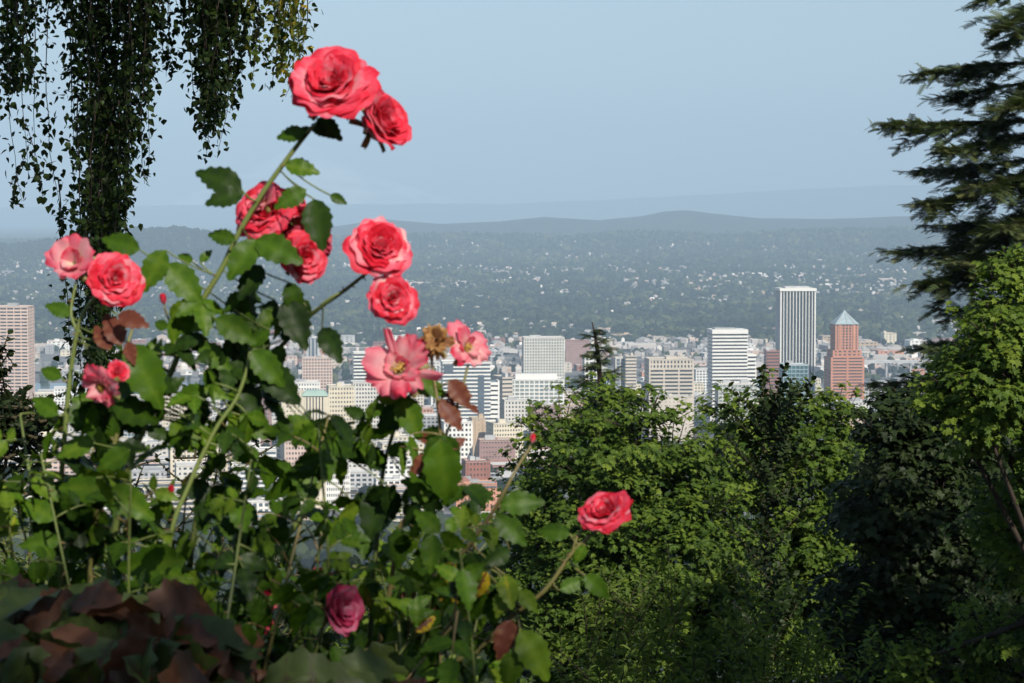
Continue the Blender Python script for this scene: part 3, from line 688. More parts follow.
rng = np.random.default_rng(31)
broadleaf('maple_tree', 'bushy sunlit maple in the centre with a rounded top below the conifer tip', base_at(612, 33), [
    (598, 425, 32.5, 42), (560, 447, 32.2, 44), (640, 440, 32, 46), (540, 500, 32.2, 50), (600, 490, 31.4, 62), (668, 480, 31.8, 56), (690, 530, 31.6, 56), (520, 560, 32.4, 44), (575, 565, 31.6, 62), (640, 560, 31.2, 66), (560, 640, 31.8, 60), (640, 640, 31.4, 66), (700, 610, 31.6, 60), (712, 668, 31.8, 44)], 3000, .080, spread=.165, tone0=.42)
rng = np.random.default_rng(32)
broadleaf('maple_tree', 'taller light green maple right of the centre below the white banded tower', base_at(790, 36), [
    (742, 430, 36, 38), (780, 430, 35.5, 44), (728, 480, 36, 46), (830, 440, 35.6, 44), (775, 490, 35, 58), (850, 480, 35.4, 52), (740, 550, 35.2, 58), (810, 550, 35, 62), (870, 545, 35.4, 54), (760, 620, 35, 62), (840, 620, 35, 62), (900, 620, 35.5, 50)], 3000, .088, spread=.18, tone0=.42)
rng = np.random.default_rng(33)
broadleaf('maple_tree', 'broad maple at the right edge with bright leaf layers in front of the fir', base_at(1160, 23), [
    (985, 335, 22.5, 34), (1030, 300, 22.3, 46), (962, 372, 22, 32), (945, 398, 21.8, 26), (990, 300, 22, 30), (1000, 345, 21.4, 34), (975, 395, 21.4, 34), (1010, 380, 21.6, 54), (1064, 350, 22.7, 56), (978, 415, 22.2, 36), (1045, 440, 22.0, 50), (1000, 520, 23.4, 40), (1050, 540, 23.4, 50), (985, 640, 24.4, 40), (900, 665, 24.4, 34), (1050, 650, 24, 50), (1110, 300, 23.0, 75), (1115, 395, 23.0, 75), (1085, 250, 23.4, 45), (1100, 480, 23.2, 60)], 2500, .066, spread=.125, tone0=.62)

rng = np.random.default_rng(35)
broadleaf('shade_fill_tree', 'added dark tree with painted-in shade between the light green maple and right edge maple', base_at(950, 27.5), [  # added to fill the gap; near-black leaves stand in for shade
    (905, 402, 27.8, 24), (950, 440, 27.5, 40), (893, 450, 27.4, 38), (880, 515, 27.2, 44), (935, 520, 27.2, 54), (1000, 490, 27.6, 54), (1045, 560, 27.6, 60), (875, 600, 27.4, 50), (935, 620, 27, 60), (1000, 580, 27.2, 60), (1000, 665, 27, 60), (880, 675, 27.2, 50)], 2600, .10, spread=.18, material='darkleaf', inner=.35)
rng = np.random.default_rng(34)
# two unseen trees added beyond the right edge to shade the view's lower right
broadleaf('maple_tree', 'unseen maple added beyond the right edge to cast shade, nearer than the fir', (10.0, 16.2, gz(10.0, 16.2)), [
    (512 + x / d * F, HZ - z / d * F, d, r / d * F) for x, z, d, r in [(9.6, 3.6, 16.2, 1.0), (10.6, 3.4, 16.6, 1.1), (9.9, 2.2, 16.0, 1.2), (11.2, 2.2, 16.6, 1.2), (9.4, .6, 16.2, 1.1), (10.8, .6, 16.6, 1.2), (9.8, -1.0, 16.2, 1.2)]], 900, .11, spread=.22)
broadleaf('maple_tree', 'small unseen maple added beyond the right edge to cast shade, nearest to the roses', (5.0, 5.0, gz(5.0, 5.0)), [
    (512 + x / d * F, HZ - z / d * F, d, r / d * F) for x, z, d, r in [(4.7, 4.0, 5.0, .65), (5.3, 3.9, 5.2, .7), (4.6, 3.0, 5.0, .65), (5.3, 2.8, 5.2, .7), (5.0, 1.8, 5.1, .6)]], 500, .09, spread=.16)

# ------------------------------------------------------------------ conifers
def T_spray(n=13):
    """one flat fir twig of unit length with needles on both sides"""
    v = []; f = []
    for i in range(n):
        y = .06 + i / n * .94; L = .36 * (1 - .5 * y)
        for s in (-1, 1):
            b = len(v); w_ = .030
            v += [(0, y - w_, 0), (0, y + w_, 0), (s * L, y + .16 + w_ * .3, .03 * ((i % 3) - 1)), (s * L, y + .16 - w_ * .9, .03 * ((i % 3) - 1) - .01)]
            f.append((b, b + 1, b + 2, b + 3))
    b = len(v); v += [(-.012, 0, 0), (.012, 0, 0), (.006, 1, 0), (-.006, 1, 0)]; f.append((b, b + 1, b + 2, b + 3))
    v = np.array(v, float); v[:, 2] -= .12 * v[:, 1] ** 2
    return v, [np.array(f)]
SPRAY = T_spray()
def fir_branch(mb, wood, a, tip, sag, dens=1.0, twig=.34, wid=.5, upt=.1):
    a = np.asarray(a, float); tip = np.asarray(tip, float); L = np.linalg.norm(tip - a)
    mid = (a + tip) / 2 - (0, 0, sag * L) + rng.normal(0, .03 * L, 3)
    n = 10; pts = bez(a, mid, tip, n); wood.tube(pts, np.linspace(.012 + .012 * L, .004, n), 5)
    k = int(26 * L * dens) + 6; t = np.sort(rng.random(k) ** .8) * .97 + .03
    pos = np.array([np.interp(t, np.linspace(0, 1, n), pts[:, i]) for i in range(3)]).T
    ax = nrm(np.gradient(pts, axis=0)); axd = np.array([np.interp(t, np.linspace(0, 1, n), ax[:, i]) for i in range(3)]).T
    side = np.where(np.arange(k) % 2 == 0, 1, -1); lat = nrm(np.cross(axd, (0, 0, 1.0))) * side[:, None]
    prof = wid * L * np.clip(np.sin(np.clip(t * 1.02, 0, 1) * math.pi * .92 + .18), .12, 1) * rng.uniform(.5, 1.15, k)
    for i in range(k):
        dirv = nrm(axd[i] * rng.uniform(.25, .9) + lat[i] * rng.uniform(.5, 1.1) + (0, 0, rng.uniform(-.75, .12)))
        m = max(1, int(prof[i] / (twig * .42)))
        for j in range(m):
            p = pos[i] + dirv * prof[i] * j / m - (0, 0, .10 * prof[i] * (j / m) ** 2)
            for s in ((0,) if j == m - 1 else (-1, 1, 0)):
                dd = nrm(dirv + s * .8 * np.cross(dirv, (0, 0, 1.0)) + rng.normal(0, .16, 3))
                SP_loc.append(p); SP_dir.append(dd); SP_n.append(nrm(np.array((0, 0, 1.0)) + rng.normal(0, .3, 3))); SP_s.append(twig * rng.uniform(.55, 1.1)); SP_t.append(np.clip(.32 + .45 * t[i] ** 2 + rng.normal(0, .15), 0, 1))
def flush(mb):
    mb.inst(SPRAY[0], SPRAY[1], frames(np.array(SP_n), np.array(SP_dir), np.array(SP_s)), np.array(SP_loc), np.array(SP_t))
    for q in (SP_loc, SP_dir, SP_n, SP_s, SP_t): q.clear()
SP_loc, SP_dir, SP_n, SP_s, SP_t = [], [], [], [], []

def big_fir():
    d = 42.0; bx = (1082 - 512) / F * d; base = np.array((bx, d, gz(bx, d)))
    root = thing('fir_tree', 'tall dark fir at the right edge with long layered branches reaching left', 'tree', base)
    tk = MB(); zt = 13.5; tp = np.array((bx - .35, d, zt))
    tk.tube([base - (0, 0, .4), (base + tp) / 2, tp], [.5, .33, .03], 10)
    o = link('trunk', tk.mesh('trunk', M['bark'], True), root); o.location = -base
    mb = MB(); wood = MB()
    def tk_at(py): z = P(1075, py, d)[2]; f = (z - base[2]) / (zt - base[2]); return base + (tp - base) * f
    # (tip column, tip row, trunk row, depth offset, sag, width)
    for tx, ty, by, dy, sg, wd in [(966, 8, -45, -.3, .03, .30), (985, 55, -5, .3, .05, .30), (902, 76, 62, -.2, -.02, .26), (925, 100, 75, .5, .02, .26), (872, 124, 118, -.4, .02, .26), (935, 150, 120, -1.0, .06, .30), (900, 172, 150, .5, .04, .25),
            (908, 205, 165, -.6, .04, .30), (960, 190, 160, -1.2, .05, .32), (874, 252, 225, -.2, .03, .24), (915, 225, 215, .6, .06, .30), (905, 285, 250, -.7, .03, .30), (950, 262, 235, -1.2, .06, .32), (930, 310, 290, .3, .05, .3),
            (905, 350, 320, -.2, .05, .26), (862, 384, 350, .4, .04, .26), (905, 405, 380, -.8, .05, .30), (890, 440, 410, .2, .05, .3), (930, 350, 330, -1.1, .05, .32), (960, 440, 410, -1.3, .05, .32), (1000, 30, -20, -1.2, .05, .35), (1005, 110, 70, -1.4, .05, .35), (1000, 230, 180, -1.6, .05, .35), (990, 320, 280, -1.6, .05, .35)]:
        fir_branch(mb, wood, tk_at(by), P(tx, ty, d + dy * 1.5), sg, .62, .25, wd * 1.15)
    for k in range(48):     # the other sides of the tree
        f = rng.uniform(.25, .97); p = base + (tp - base) * f; L = (1 - f) * 6 + .7; az = rng.uniform(-1.1, 1.2)
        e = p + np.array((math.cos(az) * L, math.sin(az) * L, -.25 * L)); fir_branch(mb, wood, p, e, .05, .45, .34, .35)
    flush(mb)
    o = link('limb', wood.mesh('limb', M['bark'], True), root); o.location = -base
    o = link('crown', mb.mesh('crown', M['needle']), root); o.location = -base
rng = np.random.default_rng(204)
big_fir()

def small_fir():
    d = 52.0; base = np.array(base_at(606, d)); tp = P(592, 322, d)
    root = thing('fir_tree', 'thin leaning tip of a conifer rising behind the central maple', 'tree', base)
    tk = MB(); pts = bez(base - (0, 0, .3), P(612, 380, d), tp, 12); tk.tube(pts, np.linspace(.22, .012, 12), 7)
    o = link('trunk', tk.mesh('trunk', M['bark'], True), root); o.location = -base
    mb = MB(); wood = MB()
    for k in range(120):
        py = 330 + (k / 120) ** .9 * 260; f = np.argmin(np.abs(pts[:, 2] - P(600, py, d)[2])); zz = P(600, py, d)[2]
        p = np.array([np.interp(zz, pts[:, 2], pts[:, i]) for i in range(3)]); az = rng.uniform(0, 6.28)
        L = (.10 + (py - 322) / 90 * .62) * rng.uniform(.5, 1.2); L = min(L, 1.7)
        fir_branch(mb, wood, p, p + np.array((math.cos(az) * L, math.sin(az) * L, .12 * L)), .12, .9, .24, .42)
    flush(mb)
    o = link('limb', wood.mesh('limb', M['bark'], True), root); o.location = -base
    o = link('crown', mb.mesh('crown', M['needle']), root); o.location = -base
rng = np.random.default_rng(205)
small_fir()

# ------------------------------------------------------------------ weeping birch
def birch():
    d = 14.0; bx = (-150 - 512) / F * d; base = np.array((bx, d + .3, gz(bx, d + .3)))
    root = thing('birch_tree', 'weeping birch with dark leafy strands hanging down at upper left', 'tree', base)
    top = np.array((bx + .5, d, 4.4))
    tk = MB(); tp = bez(base - (0, 0, .3), (base + top) / 2 - (.3, 0, 0), top, 12); tk.tube(tp, np.linspace(.24, .07, 12), 10)
    o = link('trunk', tk.mesh('trunk', M['birchbark'], True), root); o.location = -base
    lb = MB(); mb = MB(); tw = MB()
    loc = []; tn = []
    def limb(px, py, dd):
        e = P(px, py, dd); lb.tube(bez(top - (0, 0, 1.2), (top + e) / 2 + (0, 0, .9), e, 10), np.linspace(.06, .012, 10), 6)
    for px, py, dd in [(20, -70, 14), (110, -80, 14), (210, -70, 13.8), (290, -60, 13.6), (160, -110, 12.6), (60, -110, 12.8)]: limb(px, py, dd)
    # (column, spread, start row, end row, number, leaf density, tint); right-hand tints paint in sunlight
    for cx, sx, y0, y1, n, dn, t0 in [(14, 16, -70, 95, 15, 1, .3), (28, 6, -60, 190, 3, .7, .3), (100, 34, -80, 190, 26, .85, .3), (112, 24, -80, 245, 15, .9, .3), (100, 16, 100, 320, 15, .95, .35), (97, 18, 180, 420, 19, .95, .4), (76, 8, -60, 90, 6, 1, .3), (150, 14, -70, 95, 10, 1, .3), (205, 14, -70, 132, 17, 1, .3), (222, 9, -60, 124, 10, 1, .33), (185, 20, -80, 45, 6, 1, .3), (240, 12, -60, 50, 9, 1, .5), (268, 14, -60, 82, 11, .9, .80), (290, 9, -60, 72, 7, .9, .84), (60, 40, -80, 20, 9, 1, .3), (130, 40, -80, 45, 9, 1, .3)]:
        for k in range(n):
            xx = cx + rng.normal(0, sx * .6); ye = y1 + (rng.normal(0, .09) - .07) * (y1 - y0); dd = 14 + rng.normal(0, .28)
            a = P(xx + rng.normal(0, 13), y0, dd); e = P(xx + rng.normal(0, 5), ye, dd + rng.normal(0, .05)); L = np.linalg.norm(a - e)
            pts = bez(a, (a + e) / 2 + rng.normal(0, .07, 3), e, 12); pts[1:-1] += rng.normal(0, .006, (10, 3)); tw.tube(pts, np.linspace(.004, .0012, 12), 4, cap=False)
            m = int(L / .0115 * dn); t = rng.random(m); q = np.array([np.interp(t, np.linspace(0, 1, 12), pts[:, i]) for i in range(3)]).T
            loc.append(q + rng.normal(0, .042, (m, 3)) * (1.2 - .6 * t)[:, None]); tn.append(np.clip(t0 + rng.normal(0, .14, m), 0, 1))
    # a thin trailing twig at far left
    for a, b, e in [((28, 150), (10, 185), (16, 205)), ((25, 120), (45, 180), (42, 200))]:
        pts = bez(P(*a, 14), P(*b, 14), P(*e, 14), 10); tw.tube(pts, .0018, 4); m = 26; t = rng.random(m)
        loc.append(np.array([np.interp(t, np.linspace(0, 1, 10), pts[:, i]) for i in range(3)]).T + rng.normal(0, .012, (m, 3))); tn.append(np.full(m, .35))
    # unseen crown above the frame, placed towards the sun to shade the strands
    m = 19000; c = np.array((-.95, 11.0, 3.7)); q = rng.normal(size=(m, 3)) * np.array((1.1, 1.7, 1.3)) * .75 + c; lb.tube(bez(top - (0, 0, .8), (top + c) / 2 + (0, 0, 1), c, 10), np.linspace(.07, .02, 10), 6)
    low = q[:, 2] > .22 * q[:, 1] * .42 + .55
    loc.append(q[low]); tn.append(np.clip(.45 + rng.normal(0, .2, low.sum()), 0, 1))
    loc = np.concatenate(loc); tn = np.concatenate(tn); N = len(loc)
    yd = nrm(rng.normal(0, .45, (N, 3)) + np.array((0, 0, -1.0))); nn = rdir(N)
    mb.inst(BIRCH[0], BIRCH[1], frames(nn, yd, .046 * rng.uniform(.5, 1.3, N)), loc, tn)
    for mbx, nme, mm in ((lb, 'limb', 'bark'), (tw, 'twigs', 'bark'), (mb, 'crown', 'birch')):
        o = link(nme, mbx.mesh(nme, M[mm], nme == 'limb'), root); o.location = -base
rng = np.random.default_rng(206)
birch()

# ------------------------------------------------------------------ shrubs behind the roses
def leafy_shrub(name, label, base, stems, leaf=.05, tmpl=NARROW, material='sprig', step=.02, rad=.006, tone=.5, jit=.02, up=.8, cat='shrub', group=None):
    """upright stems (start, end) with leaves along them"""
    base = np.asarray(base, float); root = thing(name, label, cat, base, 0, group); st = MB(); mb = MB()
    loc, yd, nn, tt = [], [], [], []
    for a, e in stems:
        a = np.asarray(a, float); e = np.asarray(e, float); L = np.linalg.norm(e - a)
        pts = bez(a, (a + e) / 2 + rng.normal(0, .05 * L, 3), e, 9); st.tube(pts, np.linspace(rad, rad * .25, 9), 5)
        m = int(L / step); t = .12 + .88 * np.linspace(0, 1, m); p = np.array([np.interp(t, np.linspace(0, 1, 9), pts[:, i]) for i in range(3)]).T
        ax = nrm(e - a); az = np.arange(m) * 2.4; r_ = nrm(np.stack([np.cos(az), np.sin(az), np.zeros(m)], -1))
        y = nrm(r_ * .75 + ax * up + rng.normal(0, .18, (m, 3))); loc.append(p + rng.normal(0, jit, (m, 3)) * .2); yd.append(y)
        nn.append(nrm(ax * .9 - r_ * .3 + rng.normal(0, .35, (m, 3)))); tt.append(np.clip(tone + .25 * (t - .5) + rng.normal(0, .15, m), 0, 1))
    loc = np.concatenate(loc); N = len(loc)
    mb.inst(tmpl[0], tmpl[1], frames(np.concatenate(nn), np.concatenate(yd), leaf * rng.uniform(.6, 1.2, N)), loc, np.concatenate(tt))
    o = link('stems', st.mesh('stems', M['stem'], True), root); o.location = -base
    o = link('foliage', mb.mesh('foliage', M[material]), root); o.location = -base
    return root

def stems_from(base, tips, fork=6, spread=.22, L=.5):
    out = []
    for tpt in tips:
        b = np.asarray(base) + rng.normal(0, .12, 3) * (1, 1, 0); out.append((b, tpt))
        for k in range(fork):
            f = rng.uniform(.45, .95); p = b + (tpt - b) * f
            out.append((p, p + nrm(np.array((rng.normal(0, .5), rng.normal(0, .5), rng.uniform(.5, 1.1)))) * L * rng.uniform(.4, 1.1)))
    return out

def shrubs():
    d = 11.0
    specs = [(640, d, [(560, 625), (585, 600), (600, 590), (620, 575), (640, 560), (660, 585), (675, 570), (690, 600), (610, 640), (650, 625), (580, 660), (700, 640), (668, 548), (625, 600)], 'willow-leaved shrub with upright pale shoots under the single red rose'),
             (790, 11.6, [(735, 600), (755, 590), (775, 605), (800, 600), (820, 625), (845, 640), (760, 640), (720, 620), (800, 650), (870, 650)], 'willow-leaved shrub in half shade at the foot of the light green maple'),
             (420, 9.0, [(385, 545), (400, 510), (415, 560), (430, 600), (395, 590), (450, 620), (360, 575), (345, 600), (470, 640), (410, 625)], 'fine-leaved pale green shrub behind the yellow rose leaves'),
             (30, 9.5, [(20, 480), (40, 500), (55, 520), (10, 510), (70, 545), (95, 560), (30, 545), (120, 575), (5, 550)], 'fine-leaved yellowish shrub at the lower left behind the roses')]
    for px, dd, tips, lab in specs:
        b = base_at(px, dd); tp = [P(a, c, dd + rng.normal(0, .25)) for a, c in tips]
        leafy_shrub('willow_shrub', lab, b, stems_from(b, tp, 9, L=.42), .060, NARROW, 'sprig', .016, rad=.004, tone=.5)
    # slender dark sapling in front of the maples
    b = base_at(770, 17); st = [(np.array(b), P(772, 395, 17))]
    for k in range(60):
        py = rng.uniform(410, 690); p = P(770 + rng.normal(0, 3), py, 17); az = rng.uniform(0, 6.28); L = rng.uniform(.15, .42)
        st.append((p, p + np.array((math.cos(az) * L, math.sin(az) * L, L * rng.uniform(.5, 1.4)))))
    leafy_shrub('sapling', 'slender dark sapling standing before the light green maple', b, st, .055, LEAF, 'darkleaf', .011, .006, .6, cat='tree')
    # dark small-leaved tree at the left edge, shade painted into its leaves
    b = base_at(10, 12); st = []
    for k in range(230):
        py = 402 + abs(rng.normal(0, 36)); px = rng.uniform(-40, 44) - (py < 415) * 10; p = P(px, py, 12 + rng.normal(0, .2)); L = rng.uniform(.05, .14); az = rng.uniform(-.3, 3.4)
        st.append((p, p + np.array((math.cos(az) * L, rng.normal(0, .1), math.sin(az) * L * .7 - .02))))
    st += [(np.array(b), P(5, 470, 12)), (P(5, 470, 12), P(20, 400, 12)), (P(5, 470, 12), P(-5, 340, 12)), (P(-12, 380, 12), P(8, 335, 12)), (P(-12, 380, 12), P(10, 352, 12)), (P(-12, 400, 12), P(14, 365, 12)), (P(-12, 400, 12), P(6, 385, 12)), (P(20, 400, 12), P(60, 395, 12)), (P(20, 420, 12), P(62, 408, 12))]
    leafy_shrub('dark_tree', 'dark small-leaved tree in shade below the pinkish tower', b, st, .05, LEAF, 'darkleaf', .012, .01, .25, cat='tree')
    # thin dark tree behind the middle of the bush
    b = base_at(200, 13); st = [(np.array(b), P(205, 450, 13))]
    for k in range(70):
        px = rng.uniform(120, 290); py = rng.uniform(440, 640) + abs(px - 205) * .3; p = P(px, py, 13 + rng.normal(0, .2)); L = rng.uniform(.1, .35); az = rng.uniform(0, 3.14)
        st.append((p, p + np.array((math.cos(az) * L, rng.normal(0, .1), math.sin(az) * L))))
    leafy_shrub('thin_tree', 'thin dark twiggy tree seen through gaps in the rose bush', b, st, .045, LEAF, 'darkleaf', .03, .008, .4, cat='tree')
rng = np.random.default_rng(207)
shrubs()

def hillside():
    """dark conifers and round trees on the slope below, each its own tree"""
    k = 0
    for px, py, d, wd, kind in [(430, 560, 150, 3.0, 0), (470, 545, 190, 3.2, 0), (400, 575, 130, 2.8, 0), (350, 560, 170, 3.0, 1), (500, 560, 140, 2.6, 0), (300, 580, 150, 3.0, 1), (250, 575, 170, 3.0, 0), (200, 585, 150, 3, 1), (150, 580, 170, 3, 0), (90, 590, 140, 3, 1), (40, 585, 160, 3, 0), (450, 600, 110, 2.5, 1), (380, 610, 100, 2.4, 1), (520, 590, 95, 2.2, 1), (0, 590, 130, 3, 1)]:
        b = np.array(base_at(px, d)); tp = P(px, py, d); h = tp[2] - b[2]
        lab = ['grey green conifer on the slope below the rose bush', 'dark rounded tree on the slope below the rose bush'][kind]
        root = thing('slope_tree', lab, 'tree', b, 0, 'trees on the slope below'); t = MB(); t.tube([(0, 0, -1), (0, 0, h * .5), (0, 0, h * .97)], [.35, .2, .03], 6); t.build('trunk', M['bark'], root)
        N = 2600; mb = MB(); z = rng.random(N) ** .8
        if kind == 0: rad = wd * (1 - z) ** .8 * (.55 + .45 * np.sin(z * 46) ** 2) + .1
        else: rad = wd * np.sqrt(np.clip(1 - (2 * z - 1) ** 2, 0.02, 1))
        az = rng.uniform(0, 6.28, N); rr = rad * rng.uniform(.7, 1.06, N)
        loc = np.stack([rr * np.cos(az), rr * np.sin(az), h * (.08 + .92 * z) - rr * (.25 if kind == 0 else 0)], -1)
        nn = nrm(np.stack([np.cos(az), np.sin(az), np.full(N, .8)], -1) + rng.normal(0, .4, (N, 3)))
        mb.inst(LEAF[0] * (1.6, 1, 1), LEAF[1], frames(nn, rdir(N), rng.uniform(.35, .7, N)), loc, np.clip(rng.normal(.45, .22, N), 0, 1)); mb.build('crown', M['farleaf'], root)
rng = np.random.default_rng(208)
hillside()

# ------------------------------------------------------------------ roses
def petal_mat(name, stops):
    m, nt, b, out = newmat(name)
    at = nt.nodes.new('ShaderNodeAttribute'); at.attribute_name = 'tint'
    tc = nt.nodes.new('ShaderNodeTexCoord'); nz = nt.nodes.new('ShaderNodeTexNoise'); nz.inputs['Scale'].default_value = 130; nz.inputs['Detail'].default_value = 4
    nt.links.new(tc.outputs['Object'], nz.inputs['Vector'])
    ma = nt.nodes.new('ShaderNodeMath'); ma.operation = 'MULTIPLY_ADD'; ma.inputs[1].default_value = .42
    sb = nt.nodes.new('ShaderNodeMath'); sb.operation = 'SUBTRACT'; sb.inputs[1].default_value = .5
    nt.links.new(nz.outputs['Fac'], sb.inputs[0]); nt.links.new(sb.outputs[0], ma.inputs[0]); nt.links.new(at.outputs['Fac'], ma.inputs[2])
    rp = ramp(nt, stops); nt.links.new(ma.outputs[0], rp.inputs[0]); nt.links.new(rp.outputs[0], b.inputs['Base Color'])
    b.inputs['Roughness'].default_value = .55; b.inputs['Specular IOR Level'].default_value = .25
    tr = nt.nodes.new('ShaderNodeBsdfTranslucent'); nt.links.new(rp.outputs[0], tr.inputs[0])
    mix = nt.nodes.new('ShaderNodeMixShader'); mix.inputs[0].default_value = .45
    nt.links.new(b.outputs[0], mix.inputs[1]); nt.links.new(tr.outputs[0], mix.inputs[2]); nt.links.new(mix.outputs[0], out.inputs[0])
    return m
M['petal'] = petal_mat('coral_petal', [(0, (0.90, 0.64, 0.58)), (.22, (0.88, 0.36, 0.42)), (.48, (0.88, 0.13, 0.20)), (.75, (0.80, 0.035, 0.075)), (1, (0.64, 0.014, 0.035))])
M['petal_pale'] = petal_mat('pale_pink_petal', [(0, (0.85, 0.66, 0.50)), (.3, (0.84, 0.42, 0.44)), (.7, (0.80, 0.17, 0.24)), (1, (0.70, 0.035, 0.08))])
M['petal_shaded'] = petal_mat('shaded_petal', [(0, (0.62, 0.25, 0.26)), (.4, (0.56, 0.07, 0.12)), (1, (0.40, 0.012, 0.04))])  # coral petals darkened: the shade on shadowed blooms is in the colour
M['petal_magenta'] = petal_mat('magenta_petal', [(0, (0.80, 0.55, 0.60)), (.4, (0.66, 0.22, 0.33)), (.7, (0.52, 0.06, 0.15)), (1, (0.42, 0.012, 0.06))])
M['petal_dead'] = petal_mat('withered_petal', [(0, (0.28, 0.13, 0.06)), (.5, (0.52, 0.30, 0.11)), (1, (0.45, 0.22, 0.08))])
M['stamen'] = mat('stamen', (0.55, 0.33, 0.06), .7, .4, 200)

def petal(mb, phi, size, wd, th0, th1, r0, z0, cup, curl, wave, ph, axis, c, tone=0.0, nu=11, nv=10):
    """a petal standing at azimuth phi; th0 -> th1 is how it leans out from the axis"""
    v = np.linspace(0, 1, nv); u = np.linspace(-1, 1, nu)
    th = th0 + (th1 - th0) * v + curl * np.clip(v - .68, 0, 1) ** 1.2 * 3.2
    dr = np.sin(th) * size / (nv - 1); dz = np.cos(th) * size / (nv - 1)
    r = r0 + np.concatenate([[0], np.cumsum(dr[:-1])]); z = z0 + np.concatenate([[0], np.cumsum(dz[:-1])])
    w_ = wd * (.22 + .78 * np.sin(np.clip(v * 1.05, 0, 1) ** .75 * math.pi * .62)) * np.where(v > .85, 1 - (v - .85) * 1.2, 1)
    U, V = np.meshgrid(u, v); Rr = r[:, None] - cup * U ** 2 * w_[:, None]; Z = z[:, None] - 0.10 * size * np.abs(U) ** 2.5 * V + wave * size * np.sin(U * 4.2 + ph) * V ** 2
    Rr = Rr + wave * size * .9 * np.sin(U * 5.5 + ph * 1.7) * V ** 2
    T = U * w_[:, None]
    cp, sp = math.cos(phi), math.sin(phi)
    loc = np.stack([Rr * cp - T * sp, Rr * sp + T * cp, Z], -1).reshape(-1, 3)
    i = np.arange(nv - 1)[:, None] * nu; j = np.arange(nu - 1)[None, :]
    q = np.stack([i + j, i + j + 1, i + nu + j + 1, i + nu + j], -1).reshape(-1, 4)
    tint = np.clip(V * .62 + .34 * np.abs(U) ** 2 * V + tone, 0, 1).ravel()
    mb.add(loc @ axis.T + c, [q], tint)

def axis_m(a):
    a = nrm(np.asarray(a, float)); t = nrm(np.cross(a, (0.31, .2, .93))); return np.stack([t, np.cross(a, t), a], -1)

